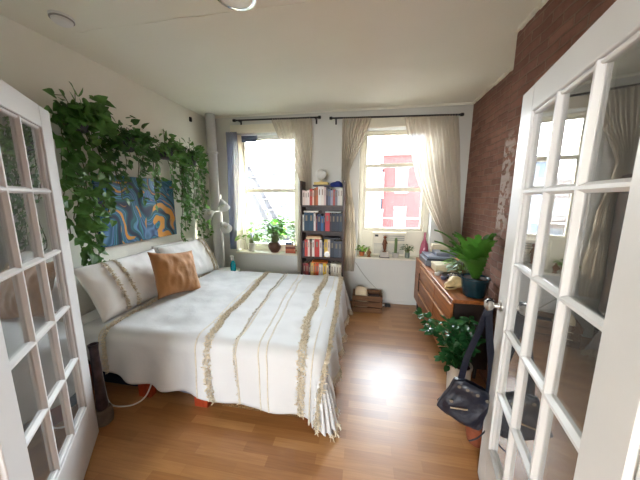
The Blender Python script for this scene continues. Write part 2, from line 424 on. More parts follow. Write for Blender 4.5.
def sash_window(name,W,lab,zb,rails,thin=None):
    a,b=W
    w=thing(name,None,None,((a+b)/2,D+.2,ZS)); w['kind']='structure'; w['label']=lab
    # sill board
    MB().box(a-.02,b+.02,D-.03,DB,ZS-.03,ZS,.006).build('window_sill',M_cream,w)
    cs=MB(); cs.box(a-.02,b+.02,D-.02,D+.03,ZH,ZH+.12,.006)
    cs.build('casing',M_cream,w)
    fr=MB(); y0,y1=D+.17,D+.27
    fr.box(a,a+.07,y0,y1,ZS,ZH,.006); fr.box(b-.07,b,y0,y1,ZS,ZH,.006); fr.box(a+.07,b-.07,y0,y1,ZH-.03,ZH,.004)
    fr.box(a+.07,b-.07,y0,y1,ZS,zb-.04,.004)
    fr.build('window_frame',M_cream,w)
    s=MB()
    xi,xo=a+.07,b-.07
    s.box(xi,xi+.04,y0+.02,y1-.03,zb-.04,ZH-.03,.005); s.box(xo-.04,xo,y0+.02,y1-.03,zb-.04,ZH-.03,.005)
    s.box(xi+.04,xo-.04,y0+.02,y1-.03,zb-.04,zb,.005); s.box(xi+.04,xo-.04,y0+.02,y1-.03,ZH-.06,ZH-.03,.005)
    for z,h in rails: s.box(xi+.04,xo-.04,y0+.015,y1-.03,z-h/2,z+h/2,.005)
    s.build('sash',M_cream,w)
    if thin:
        t=MB()
        for z in thin: t.tube([(xi+.02,y1+.01,z),(xo-.02,y1+.01,z)],.008)
        t.build('guard_bar',M_white,w)
    MB().box(xi+.03,xo-.03,y0+.045,y0+.049,zb-.01,ZH-.05).build('glass_pane',M_glass,w)
    return w
sash_window('window_1',W1,'cream painted sash window with houseplants on its sill',.82,[(1.69,.05)])
sash_window('window_2',W2,'cream painted sash window looking out on a red brick building',1.13,[(2.05,.05),(1.70,.06)],[1.27])
# baseboards
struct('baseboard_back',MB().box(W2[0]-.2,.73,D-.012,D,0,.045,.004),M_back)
struct('baseboard_left',MB().box(L,L+.015,YF,3.58,0,.11,.004),M_trim)
struct('baseboard_chimney',MB().box(1.05,1.065,YF+.01,2.14,0,.12,.004),M_trim)
# doorway wall and the room behind
DX0,DX1=-1.18,.535
mb=MB(); y0,y1=.36,YF-.03
mb.box(L-.02,DX0,y0,y1,0,H+.02); mb.box(DX1,R+.02,y0,y1,0,H+.02); mb.box(DX0,DX1,y0,y1,2.08,H+.02)
struct('wall_front',mb,M_wall)
mb=MB()
mb.box(DX0-.005,DX0+.02,y0-.01,y1+.01,0,2.08,.003); mb.box(DX1-.02,DX1+.005,y0-.01,y1+.01,0,2.08,.003); mb.box(DX0+.02,DX1-.02,y0-.01,y1+.01,2.06,2.08)
mb.box(DX0-.1,DX0-.005,y1,y1+.015,0,2.16,.003); mb.box(DX1+.005,DX1+.1,y1,y1+.015,0,2.16,.003); mb.box(DX0-.005,DX1+.005,y1,y1+.015,2.08,2.16,.003)
struct('trim_4',mb,M_trim)
mb=MB(); yb=-3.15
mb.box(L-.02,-1.4,yb,yb+.12,0,H); mb.box(-.1,R+.02,yb,yb+.12,0,H); mb.box(-1.4,-.1,yb,yb+.12,0,.8); mb.box(-1.4,-.1,yb,yb+.12,2.4,H)  # window opening added in the unseen rear wall for fill daylight
struct('wall_rear',mb,M_wall)
sw=MB()
for x in (-1.4,-.78,-.16): sw.box(x,x+.06,yb+.03,yb+.09,.8,2.4)
sw.box(-1.4,-.1,yb+.03,yb+.09,.8,.86); sw.box(-1.4,-.1,yb+.03,yb+.09,2.34,2.4); sw.box(-1.4,-.1,yb+.03,yb+.09,1.6,1.66)
struct('rear_fill_window',sw,M_cream,label='added windows in the unseen room behind, letting in fill daylight')

# ------------------------------------------------------------------ french doors
def french_door(name,lab,free,hinge,away,knobs=True):
    F=Vector((free[0],free[1],0)); Hn=Vector((hinge[0],hinge[1],0))
    w=(Hn-F).length; ex=(Hn-F)/w; ey=Vector((away[0],away[1],0)); ey=(ey-ex*ey.dot(ex)).normalized(); 
    root=thing(name,None,None,(0,0,0)); root['kind']='structure'; root['label']=lab
    T=.045; s=.132; z0,z1=.3076,1.9224; zt=2.03; zb=.012
    mb=MB()
    mb.box(0,s,0,T,zb,zt,.003); mb.box(w-s,w,0,T,zb,zt,.003)
    mb.box(s,w-s,0,T,zb,z0,.003); mb.box(s,w-s,0,T,z1,zt,.003)
    mu=.0145
    def muntin(x0,x1,za,zb_,vert):
        # bevelled bar: wide at the middle of the door, narrow at its faces
        if vert:
            xc=(x0+x1)/2
            pr=[(xc-mu,T*.38),(xc-mu*.35,.004),(xc+mu*.35,.004),(xc+mu,T*.38),(xc+mu,T*.62),(xc+mu*.35,T-.004),(xc-mu*.35,T-.004),(xc-mu,T*.62)]
            vs=[(x,y,z) for z in (za,zb_) for x,y in pr]
        else:
            zc=(za+zb_)/2
            pr=[(zc-mu,T*.38),(zc-mu*.35,.004),(zc+mu*.35,.004),(zc+mu,T*.38),(zc+mu,T*.62),(zc+mu*.35,T-.004),(zc-mu*.35,T-.004),(zc-mu,T*.62)]
            vs=[(x,y,z) for x in (x0,x1) for z,y in pr]
        fs=[tuple(range(8)),tuple(range(15,7,-1))]+[(i,(i+1)%8,8+(i+1)%8,8+i) for i in range(8)]
        mb.add(vs,fs)
    for i in range(1,3):
        x=s+(w-2*s)*i/3; muntin(x,x,z0,z1,True)
    for j in range(1,5):
        z=z0+(z1-z0)*j/5; muntin(s,w-s,z,z,False)
    # glazing bead round the glass
    for (a,b,c,d) in ((s,s+.014,z0,z1),(w-s-.014,w-s,z0,z1),(s,w-s,z0,z0+.014),(s,w-s,z1-.014,z1)):
        mb.box(a,b,T*.2,T*.8,c,d,.004)
    gl=MB().box(s+.002,w-s-.002,T*.5-.002,T*.5+.002,z0+.002,z1-.002)
    kn=MB()
    xk=.055; zk=1.045
    kns=[]
    for sg,y in ((-1,0),(1,T)):
        kn=MB(); kns.append(kn)
        pr=[(.0275,0),(.0275,.004),(.012,.008),(.011,.03),(.024,.038),(.030,.05),(.030,.058),(.022,.068),(.002,.071)]
        Mx=Matrix.Translation((xk,y,zk))@Matrix.Rotation(sg*-PI/2,4,'X')
        kn.lathe(pr,(0,0,0),20,Mx)
    lt=MB().box(-.002,.001,.012,.033,zk-.045,zk+.045)
    hgs=[]
    for z in (.25,1.02,1.82):
        hg=MB(); hgs.append(hg)
        hg.lathe([(.007,0),(.007,.09)],(w+.006,-.004,z),8); hg.box(w-.001,w+.0015,.0,.034,z,z+.09)
    MM=Matrix(((ex.x,ey.x,0,F.x),(ex.y,ey.y,0,F.y),(0,0,1,0),(0,0,0,1)))
    def fin(m,n,mat,sm=False):
        m.v=[tuple(MM@Vector(v)) for v in m.v]; return m.build(n,mat,root,sm)
    fin(mb,'door_frame',M_trim); fin(gl,'glass',M_dglass); 
    if knobs:
        for kn in kns: k=fin(kn,'door_knob',pm('brushed_nickel',(.62,.6,.56),.3,1),'auto'); k['label']='brushed metal round knob'
    fin(lt,'latch_plate',pm('brass',(.6,.45,.2),.35,1))
    if not knobs:
        for hg in hgs: h=fin(hg,'hinge',M_black,'auto'); h['label']='black hinge'
    return root,MM
dl,ML=french_door('door_1','white french door with fifteen panes swung open at the left',(-1.722,1.216),(-1.154,.528),(-.77,-.64),False)
dr,MR=french_door('door_2','white french door with fifteen panes at the right, blue bag on its knob',(.686,1.382),(.506,.508),(1,-.2))

# ------------------------------------------------------------------ ceiling things
t=thing('smoke_detector','round white smoke detector on the ceiling over the left door','smoke detector',(-2.08,1.63,H))
MB().lathe([(.068,.004),(.068,-.012),(.06,-.016),(.056,-.034),(.046,-.042),(.001,-.044)],(-2.08,1.63,H),28).build('casing',M_white,t,'auto')
MB().lathe([(.062,-.014),(.0665,-.017),(.0665,-.021),(.06,-.024)],(-2.08,1.63,H),28).build('vent_ring',pm('vent_grey_plastic',(.35,.34,.33),.6),t,'auto')  # plain grey plastic ring round the casing
t=thing('ceiling_light','round glass flush ceiling light with a chrome ring','ceiling light',(-.80,1.62,H))
MB().lathe([(.11,.004),(.125,-.01),(.125,-.03),(.11,-.034)],(-.80,1.62,H),32).build('rim',pm('chrome',(.8,.8,.8),.12,1),t,'auto')
MB().lathe([(.105,-.028),(.098,-.036),(.075,-.044),(.04,-.049),(.001,-.05)],(-.80,1.62,H),32).build('lamp_shade',pm('frosted_lamp_glass',(.9,.88,.82),.25),t,'auto')

# ------------------------------------------------------------------ painting
mb=MB().box(L+.002,L+.035,1.98,2.955,1.10,1.785,.003)
cv=mb.build('canvas_painting',paint_mat(),None,origin=(L+.035,2.46,1.44))
tag(cv,'wide abstract canvas in blue, teal and orange swirls above the bed','painting')

# ------------------------------------------------------------------ bed
bed=thing('bed','low double bed frame on reddish wooden legs under the white duvet','bed',(-1.38,2.38,0))
M_red=wood_mat('red_stained_wood',srgb(150,52,24),srgb(176,70,34),2,.5)
fb=MB()
fb.box(-2.42,-.42,1.56,1.60,.205,.30,.005); fb.box(-2.42,-.42,3.08,3.12,.20,.30,.005); fb.box(-.46,-.42,1.60,3.08,.20,.30,.005); fb.box(-2.42,-2.38,1.60,3.08,.20,.30,.005)
fb.build('bed_frame',M_darkwood,bed)
sl=MB()
for i in range(12): sl.box(-2.34+i*.16,-2.25+i*.16,1.6,3.08,.27,.295)
sl.build('slat',wood_mat('pine',srgb(190,150,100),srgb(206,170,120),1),bed)
for (x,y) in ((-1.68,1.57),(-1.18,1.56),(-.35,1.62),(-.5,3.08),(-1.6,3.08),(-2.36,1.70),(-2.36,3.08)):
    MB().box(x-.055,x+.055,y-.03,y+.03,0,.21,.004).build('leg',M_red,bed)
mb=MB()
def rbox(mb,x0,x1,y0,y1,z0,z1,r,n=5,jit=0):
    """soft rounded slab as closed grid"""
    nu,nv=24,13
    cx,cy_,cz=(x0+x1)/2,(y0+y1)/2,(z0+z1)/2; hx,hy,hz=(x1-x0)/2,(y1-y0)/2,(z1-z0)/2
    def fn(u,v):
        a=2*PI*u; t=-PI/2+PI*v
        def se(c,p): return math.copysign(abs(c)**p,c)
        e=.28;
        x=hx*se(math.cos(t),.3)*se(math.cos(a),e); y=hy*se(math.cos(t),.3)*se(math.sin(a),e); z=hz*se(math.sin(t),.5)
        if jit: 
            k=1+jit*noise.noise(Vector((x*5,y*5,z*5))); x*=k;y*=k;z*=k
        return (cx+x,cy_+y,cz+z)
    mb.grid(fn,nu*2,nv+6,True); return mb
o=rbox(mb,-2.44,-.42,1.66,3.14,.30,.50,.04).build('mattress',pm('mattress_ticking',srgb(225,222,214),.9),None,'auto')
tag(o,'thick white mattress lying on the bed frame under the duvet','mattress')

# duvet: a sheet draped over a box, corners hanging
TX0,TX1,TY0,TY1,TZ=-2.20,-.33,1.60,3.18,.565
def drape(s,t,off=0.0):
    """s along x, t along y; world point of the sheet"""
    ox=max(0,s-TX1); oy=(t-TY0 if t<TY0 else (t-TY1 if t>TY1 else 0))
    bx=min(s,TX1); by=min(max(t,TY0),TY1)
    d=math.hypot(ox,oy); Rr=.10
    dl=.57; d0=d
    if d>dl: d=dl+(d-dl)*.12
    wr=.016*noise.noise(Vector((s*3.1,t*3.1,1)))+.006*noise.noise(Vector((s*8,t*8,4)))
    puff=.018*math.sin(PI*min(1,max(0,(t-TY0)/(TY1-TY0))))
    sag=.0
    if d<1e-6:
        return Vector((s,t,TZ+wr*1.5+puff+off+sag)),Vector((0,0,1))
    dx,dy=ox/d0,oy/d0
    th=min(d/Rr,PI/2)
    h=Rr*math.sin(th); dz=Rr*(1-math.cos(th)); drop=max(0,d-Rr*PI/2)
    # folds in the hanging part, phase by position round the edge
    per=(bx*abs(dy)+ by*abs(dx))+1.1*math.atan2(abs(dx),abs(dy)+1e-9)*.45
    k=min(1,drop/.25)
    fold=(.022*math.sin(per*17+1.3*math.sin(per*4.1))+.016*noise.noise(Vector((per*5,0,2))))*k
    flare=.10*drop+.0
    cornr=min(1,abs(dx*dy)*2.2)
    flare+= .16*cornr*drop
    h2=h+flare+fold
    z=TZ-dz-drop*(.97)+wr+off
    n=Vector((dx*math.sin(th),dy*math.sin(th),max(.05,math.cos(th)))).normalized()
    p=Vector((bx+dx*h2,by+dy*h2,z))
    if p.z<.025: 
        ex=.025-p.z; p.z=.025; p.x+=dx*ex*.6; p.y+=dy*ex*.6
    return p+n*off,n
def hem_near(s):   # how far the sheet hangs on the near side at x=s
    pts=[(-2.3,.28),(-2.1,.30),(-1.95,.40),(-1.6,.46),(-1.2,.49),(-.9,.505),(-.6,.50),(-.33,.54),(.4,.52)]
    for (a,b),(c,d) in zip(pts,pts[1:]):
        if s<=c: return b+(d-b)*max(0,(s-a)/(c-a))
    return .5
FOOT=.50
def sheet(u,v):
    s=TX0+(TX1+FOOT-TX0)*u
    hn=hem_near(s)
    t=TY0-hn+(TY1+.30-TY0+hn)*v
    return s,t
nu,nv=110,130
vs=[];fs=[]
dm=MB()
def dfn(u,v):
    s,t=sheet(u,v); return tuple(drape(s,t)[0])
dm.grid(dfn,nu,nv)
duvet=thing('duvet','white duvet with beige tufted and fringed stripes spread over the bed','duvet',(-1.3,2.4,.05))
dc=dm.build('duvet_cover',M_duvet,duvet,True)
if sum(p.normal.z for p in dc.data.polygons)<0: dc.data.flip_normals()
sm=dc.modifiers.new('thick','SOLIDIFY'); sm.thickness=.016; sm.offset=-1
rr=random.Random(11)
def tuft_stripe(s0,width,hgt,dens,mat,label,wig=.0,fr=False,s1=None):
    mb=MB()
    hn=hem_near(s0); t=TY0-hn
    while t<TY1+.26:
        k=(t-(TY0-hn))/(TY1-TY0+hn)
        sc=(s0 if s1 is None else s0+(s1-s0)*k)+wig*noise.noise(Vector((t*2.4,s0,0)))
        for q in range(dens):
            a=sc+(rr.random()-.5)*width
            p,n=drape(a,t+rr.random()*.01,.001)
            tx=Vector((rr.uniform(-1,1),rr.uniform(-1,1),rr.uniform(-.5,.6))); tx=(tx-n*tx.dot(n)*.6)
            l=hgt*rr.uniform(.6,1.3)
            e=p+n*l*.45+tx*l*.7
            if fr: e=p+Vector((rr.uniform(.1,1.0)*hgt,rr.uniform(-.3,.3)*hgt,-rr.uniform(.2,.9)*hgt))+n*.012
            sd=Vector((rr.uniform(-1,1),rr.uniform(-1,1),rr.uniform(-1,1))).normalized()*.0038
            mb.add([p-sd,p+sd,e+sd*.9,e-sd*.9],[(0,1,2,3)])
            sd2=sd.cross(n)
            mb.add([p-sd2,p+sd2,e+sd2*.9,e-sd2*.9],[(0,1,2,3)])
        t+=.009
    o=mb.build('tassel_stripe',mat,duvet); o['label']=label
def cord(s0,r=.005,s1=None,wig=.01):
    pts=[];hn=hem_near(s0)
    n=110
    for i in range(n):
        t=TY0-hn+(TY1+.26-TY0+hn)*i/(n-1); k=i/(n-1)
        sc=(s0 if s1 is None else s0+(s1-s0)*k)+wig*noise.noise(Vector((t*3,s0,5)))
        pts.append(drape(sc,t,.002)[0])
    MB().tube(pts,r,5).build('cord_stripe',M_tuft2,duvet,True)
tuft_stripe(-1.04,.05,.026,9,M_tuft,'thick tufted beige stripe',.04,s1=-1.27)
cord(-1.14,.005,-1.34)
cord(-.83,.006,-1.02); cord(-.66,.005,-.86); cord(-.6,.005,-.80)
tuft_stripe(-.84,.012,.014,3,M_tuft2,'thin knotted stripe',.012,s1=-1.03)
tuft_stripe(-.40,.05,.028,9,M_tuft,'thick tufted beige stripe near the foot',.04,s1=-.46)
cord(-.30,.005,-.36)
tuft_stripe(-.16,.045,.030,9,M_tuft,'shaggy fringe stripe along the foot',.02,s1=-.28)
tuft_stripe(-1.93,.035,.022,7,M_tuft,'tufted stripe beside the pillows',.02,s1=-2.06)
cord(-1.98,.004,-2.12)
# fringe along the foot hem
mb=MB()
for i in range(900):
    v=rr.random(); s,t=sheet(1,v)
    p,n=drape(s,t,0); l=rr.uniform(.03,.07)
    e=p+Vector((rr.uniform(-.01,.03),rr.uniform(-.02,.02),-l)); e.z=max(e.z,.004)
    sd=Vector((rr.uniform(-1,1),rr.uniform(-1,1),0)).normalized()*.0032
    mb.add([p-sd,p+sd,e+sd,e-sd],[(0,1,2,3)])
mb.build('hem_fringe',M_tuft,duvet)
# lower sheet seen by the pillows
mb=MB(); rbox(mb,-2.45,-1.9,1.63,3.16,.47,.56,.03).build('fitted_sheet',M_sham,None,'auto')
tag(bpy.data.objects['fitted_sheet'],'white sheet showing at the pillow end of the bed','bed sheet')

def pillow_mesh(w,h,t,seed,pinch=.06,crease=.014):
    mb=MB()
    def fn(side):
        def g(u,v):
            a=2*u-1;b=2*v-1
            ea=max(0,1-abs(a)**2.6);eb=max(0,1-abs(b)**2.6)
            z=t*.5*(ea*eb)**.5
            px=1-pinch*(1-abs(b)**2)*0.0-pinch*(1-b*b)*.9*abs(a)**3
            py=1-pinch*(1-a*a)*.9*abs(b)**3
            z*=1+.0
            z+= crease*noise.noise(Vector((a*2.6+seed,b*2.6,side*3)))*(ea*eb)**.4 + crease*.6*noise.noise(Vector((a*7+seed,b*3,side)))*(ea*eb)**.5
            return (a*w/2*px,b*h/2*py,side*z)
        return g
    mb.grid(fn(1),34,26); mb.grid(fn(-1),34,26)
    return mb
def place_pillow(name,lab,cat,w,h,t,seed,mat,base,lean,rz,roll=0,group=None,tass=None,pinch=.06,crease=.016):
    """base: bottom centre; pillow stands up leaning back; faces +x before rz"""
    M=Matrix.Translation(base)@Matrix.Rotation(rz,4,'Z')@Matrix.Rotation(-lean,4,'Y')@Matrix(((0,0,1,0),(1,0,0,0),(0,1,0,0),(0,0,0,1)))@Matrix.Translation((0,h/2,0))@Matrix.Rotation(roll,4,'Z')
    r=thing(name,lab,cat,base,group)
    mb=pillow_mesh(w,h,t,seed,pinch,crease)
    mb.v=[tuple(M@Vector(v)) for v in mb.v]
    o=mb.build('pillow_cover' if name!='cushion' else 'cushion_cover',mat,r,True)
    import bmesh
    bm=bmesh.new(); bm.from_mesh(o.data); bmesh.ops.remove_doubles(bm,verts=bm.verts,dist=.002); bmesh.ops.recalc_face_normals(bm,faces=bm.faces); bm.to_mesh(o.data); bm.free()
    if tass:
        for tx in tass:
            q=MB()
            for i in range(420):
                b=rr.uniform(-.98,.98); a=tx+rr.uniform(-.03,.03)
                ea=max(0,1-abs(a)**2.6);eb=max(0,1-abs(b)**2.6)
                z=t*.5*(ea*eb)**.5
                py=1-pinch*(1-a*a)*.9*abs(b)**3
                p=Vector((a*w/2,b*h/2*py,z+.002)); e=p+Vector((rr.uniform(-.016,.016),rr.uniform(-.02,.008),rr.uniform(.008,.018)))
                sd=Vector((rr.uniform(-1,1),rr.uniform(-1,1),rr.uniform(-1,1))).normalized()*.0035
                q.add([M@(p-sd),M@(p+sd),M@(e+sd),M@(e-sd)],[(0,1,2,3)])
            q.build('tassel_stripe',M_tuft,r)
    return r
place_pillow('pillow','plain white pillow standing against the wall behind the nearer tasselled pillow','pillow',  .66,.40,.14,9,M_sham,(-2.28,2.06,.58),.2,.05,group=None)
place_pillow('pillow','plain white pillow against the wall behind the farther tasselled pillow','pillow',.70,.44,.16,5,M_sham,(-2.26,2.84,.60),.3,-.02)
place_pillow('pillow','large white pillow with tasselled stripes nearest the left door','pillow',.84,.50,.18,1,M_sham,(-2.04,2.0,.575),.50,.02,tass=(-.50,-.26),group=None)
place_pillow('pillow','white pillow with tasselled stripes nearest the windows','pillow',.80,.50,.16,3,M_sham,(-2.04,2.84,.58),.5,-.05,tass=(.62,.8))
M_tan=pm('tan_velvet',srgb(172,120,70),.8,var=.16,scale=7,bump=.9,bscale=10,sheen=.3)
place_pillow('cushion','square tan brown cushion leaning between the two white pillows','cushion',.50,.48,.16,7,M_tan,(-1.82,2.26,.58),.42,-.2,roll=-.16,pinch=.13,crease=.02)

# under the bed
t=thing('storage_box','dark navy fabric box pushed under the bed at its left end','storage box',(-1.92,1.95,0))
MB().box(-2.2,-1.78,1.62,2.05,0,.19,.012).build('box_body',pm('navy_fabric',srgb(22,34,58),.9,bump=.3,bscale=200),t); MB().box(-2.21,-1.77,1.61,2.06,.165,.196,.006).build('lid',pm('navy_fabric',(0,0,0)),t)
wk=brick_mat('woven_rattan',srgb(150,116,76),srgb(120,88,54),srgb(70,48,30),'y',.03,.014,.002,vary=False)
t=thing('wicker_basket','long low woven basket stored under the middle of the bed','basket',(-.75,1.95,0))
MB().box(-1.04,-.40,1.56,2.1,0,.14,.015).build('basket_body',wk,t); MB().box(-1.05,-.39,1.55,2.11,.13,.155,.008).build('rim',wk,t)
mb=MB(); rbox(mb,-1.54,-1.28,1.62,1.88,0,.11,.03,jit=.25)
tag(mb.build('cloth_bag',pm('pale_blue_cloth',srgb(150,160,190),.8,bump=.5,bscale=20),None,True),'pale blue cloth bundle under the bed between the red legs','bag')
pts=[(-1.60,1.58,.25),(-1.60,1.55,.16),(-1.63,1.50,.05),(-1.70,1.45,.008),(-1.82,1.42,.006),(-1.92,1.45,.006),(-2.0,1.5,.05),(-2.05,1.53,.2)]
def smooth_path(P,n=6):
    P=[Vector(p) for p in P]; out=[]
    for i in range(len(P)-1):
        p0=P[max(i-1,0)];p1=P[i];p2=P[i+1];p3=P[min(i+2,len(P)-1)]
        for k in range(n):
            t=k/n; out.append(.5*((2*p1)+(-p0+p2)*t+(2*p0-5*p1+4*p2-p3)*t*t+(-p0+3*p1-3*p2+p3)*t**3))
    out.append(P[-1]); return out
tag(MB().tube(smooth_path(pts),.006,6).build('charging_cable',M_white,None,True),'white power cable looping down to the floor beside the bed','cable')

# bedside: wooden stool and a patterned vase by the left door's free edge
t=thing('bedside_table','small dark wooden bedside table at the near end of the pillows','table',(-2.22,1.26,0))
MB().box(-2.42,-2.02,1.10,1.42,.38,.41,.005).build('tabletop',M_darkwood,t)
for x in (-2.40,-2.06):
    for y in (1.11,1.38): MB().box(x,x+.03,y-.0,y+.03,0,.38,.003).build('leg',M_darkwood,t)
M_pat=pm('dark_mottled_glaze',srgb(52,40,46),.35,var=.8,scale=22)
t=thing('floor_vase','tall dark mottled vase on a round pot beside the left door edge','vase',(-1.765,1.29,0))
MB().lathe([(.042,0),(.052,.01),(.056,.05),(.054,.1),(.046,.12),(.04,.12)],(-1.765,1.29,0),24).build('base_pot',pm('grey_brown_stoneware',srgb(96,84,72),.6,var=.3,scale=18),t,'auto')
MB().lathe([(.034,.12),(.036,.14),(.03,.2),(.026,.32),(.027,.44),(.024,.56),(.03,.6),(.022,.6),(.016,.55)],(-1.765,1.29,0),20).build('vase_body',M_pat,t,'auto')

# low shelf behind the left door
t=thing('low_bookcase','low dark bookcase against the left wall, seen through the left door panes','bookcase',(-2.3,.86,0))
mb=MB(); mb.box(-2.44,-2.16,.60,.62,0,.42); mb.box(-2.44,-2.16,1.10,1.12,0,.42); mb.box(-2.44,-2.16,.62,1.10,.40,.42); mb.box(-2.44,-2.16,.62,1.10,.2,.215); mb.box(-2.44,-2.16,.62,1.10,.02,.035); mb.box(-2.44,-2.43,.62,1.10,.03,.40)
mb.build('case',M_darkwood,t)
cols=[(150,60,40),(60,80,110),(200,180,140),(90,40,40),(40,60,60),(180,120,60),(210,205,190),(70,70,90)]
def book(w,d,h,col,lab,group,loc,rz=0,tilt=0,flat=False,key=None):
    """upright book: spine faces -y; origin at base centre of spine face"""
    root=thing('book',lab,'book',(0,0,0),group)
    cmn='cover_%d_%d_%d'%col
    cm_=pm(cmn,srgb(*col),.55,var=.06)
    c=MB(); c.box(-w/2,-w/2+.0022,0,d,0,h); c.box(w/2-.0022,w/2,0,d,0,h); c.box(-w/2+.0022,w/2-.0022,0,.0025,0,h)
    c.build('cover',cm_,root)
    MB().box(-w/2+.0024,w/2-.0024,.003,d-.004,.003,h-.004).build('pages',pm('paper_block',srgb(226,216,196),.9),root)
    lum=sum(col)/3
    lb=MB(); lb.box(-w*.2,w*.2,-.0006,.0004,h*.55,h*.85)
    lb.build('spine_label',pm('label_light',srgb(126,116,100),.6) if lum<130 else pm('label_dark',srgb(150,132,122),.6),root)
    root.location=loc
    if flat: root.rotation_euler=(0,-PI/2,rz) 
    else: root.rotation_euler=(0,tilt,rz)
    return root
names={}
def cname(c):
    r,g,b=c; mx=max(c);mn=min(c)
    if mx-mn<26: return 'black' if mx<60 else 'dark grey' if mx<110 else 'grey' if mx<180 else 'white'
    if r==mx and r-b>90: 
        if g>150: return 'yellow'
        return 'orange' if g>90 else ('red' if r>140 else 'dark red')
    if r==mx: return 'cream' if mx>190 else 'brown' if mx<150 else 'tan'
    if b==mx: return 'navy' if mx<95 else 'blue' if mx<160 else 'pale blue'
    return 'teal' if b>g*.8 else 'green'
rr=random.Random(5)
y=.64
for i in range(12):
    w=rr.uniform(.02,.04); c=cols[i%8]
    if y+w>1.08: break
    b=book(w,.16,rr.uniform(.15,.17),c,'%s book in the low bookcase behind the left door, %s from the camera side'%(cname(c),'first second third fourth fifth sixth seventh eighth ninth tenth eleventh twelfth'.split()[i]),'books in the low bookcase',(-2.20,y+w/2,.216),rz=PI/2)
    y+=w+.002
mb=MB(); rbox(mb,-2.42,-2.14,.64,1.10,.423,.55,.05,jit=.22)
tag(mb.build('folded_blanket',pm('grey_white_knit',srgb(205,203,200),.95,bump=.6,bscale=60),None,True),'folded pale grey blanket on the low bookcase behind the left door','blanket')

# ------------------------------------------------------------------ corner table, bottle, lamp
t=thing('side_table','small white side table in the corner between bed and left window','table',(-2.06,3.46,0))
MB().lathe([(.17,.47),(.175,.475),(.175,.495),(.17,.5)],(-2.02,3.45,0),28).build('tabletop',M_white,t,'auto')
MB().lathe([(.02,.02),(.02,.47)],(-2.02,3.45,0),12).build('leg',M_white,t,'auto'); MB().lathe([(.13,0),(.13,.012),(.03,.03)],(-2.02,3.45,0),24).build('base',M_white,t,'auto')
t=thing('spray_bottle','teal spray bottle with white top beyond the pillows','bottle',(-1.90,3.40,.5))
MB().lathe([(.036,0),(.04,.01),(.04,.10),(.03,.135),(.014,.155),(.013,.165)],(-1.90,3.40,.5),20).build('bottle_body',pm('teal_plastic',srgb(20,150,165),.2),t,'auto')
q=MB().lathe([(.016,.16),(.016,.185),(.011,.19),(.011,.21)],(-1.90,3.40,.5),14); q.box(-1.945,-1.885,3.39,3.41,.705,.73,.004); q.box(-1.93,-1.922,3.393,3.407,.665,.71,.002); q.build('spray_head',M_white,t,'auto')
t=thing('floor_lamp','white floor lamp with three small shades in the corner by the pipe','floor lamp',(-2.12,3.56,0))
MB().lathe([(.12,0),(.12,.012),(.02,.025)],(-2.16,3.60,0),24).build('base',M_white,t,'auto')
MB().tube([(-2.16,3.60,.02),(-2.16,3.60,1.62)],.011,10).build('pole',M_white,t,True)
M_shade=pm('white_enamel_shade',srgb(246,246,244),.35,var=.01,trans=.35)
def shade(c,d,r=.085,hh=.13):
    dq=Vector(d).normalized(); Mx=Matrix.Translation(c)@dq.to_track_quat('Z','Y').to_matrix().to_4x4()
    m=MB().lathe([(.022,-.02),(.03,0),(.06,hh*.45),(r,hh),(r-.004,hh),(.056,hh*.45),(.024,.004)],(0,0,0),24,Mx)
    s=m.build('lamp_shade',M_shade,t,'auto')
    MB().sphere((0,0,hh*.55),.03,12,8,M=Mx).build('bulb',pm('opal_bulb',(.9,.88,.8),.3),s,True)
shade((-2.08,3.50,1.52),(.5,-.5,-.75)); shade((-2.06,3.50,1.19),(.55,-.6,-.5)); shade((-2.22,3.46,1.36),(-.1,-.9,-.15))
MB().tube([(-2.16,3.60,1.55),(-2.10,3.52,1.54)],.007).build('arm',M_white,t); MB().tube([(-2.16,3.60,1.2),(-2.08,3.52,1.2)],.007).build('arm',M_white,t); MB().tube([(-2.16,3.60,1.38),(-2.21,3.49,1.36)],.007).build('arm',M_white,t)

# ------------------------------------------------------------------ curtains, rods
M_sheerc=sheer('cream_sheer',srgb(242,232,212),.7,.5)
M_sheerb=sheer('blue_grey_sheer',srgb(140,152,184),.62,.4)
M_sheerd=sheer('grey_beige_sheer',srgb(216,206,190),.82,.5)
def curtain(lab,tab,y,mat,nf,amp=.02,ph=0,head=True,zt=None,ygather=0):
    z0=tab[0][0]; z1=tab[-1][0]
    r=thing('curtain',lab,'curtain',((tab[0][1]+tab[0][2])/2,y,z1))
    def at(z):
        for a,b in zip(tab,tab[1:]):
            if z>=b[0]:
                k=(a[0]-z)/(a[0]-b[0]); k=k*k*(3-2*k) if False else k
                return a[1]+(b[1]-a[1])*k,a[2]+(b[2]-a[2])*k
        return tab[-1][1:]
    W0=tab[0][2]-tab[0][1]
    def fn(u,v):
        z=z0+(z1-z0)*v; xl,xr=at(z)
        wd=xr-xl; g=min(2.2,W0/max(wd,.05))
        u2=u+.012*math.sin(u*31+ph)+.01*math.sin(v*3+u*9)
        a=amp*(.55+.45*g)*(1+.25*math.sin(u*13+ph))
        yy=y+a*math.sin(2*PI*nf*u2+ph+.5*math.sin(v*2.2))+.006*noise.noise(Vector((u*6,v*7,ph)))
        return (xl+wd*u,yy,z)
    m=MB().grid(fn,nf*9,70); m.build('curtain_cloth',mat,r,True)
    if head:
        def hf(u,v):
            z=z0-.005+.035*v+ (.006*noise.noise(Vector((u*40,ph,0))) if v>0 else 0)
            return (tab[0][1]+W0*u,y+.016*math.sin(2*PI*nf*1.6*u+ph)+(.004 if v else 0),z)
        MB().grid(hf,nf*14,4).build('heading_ruffle',mat,r,True)
    return r
YR=3.70
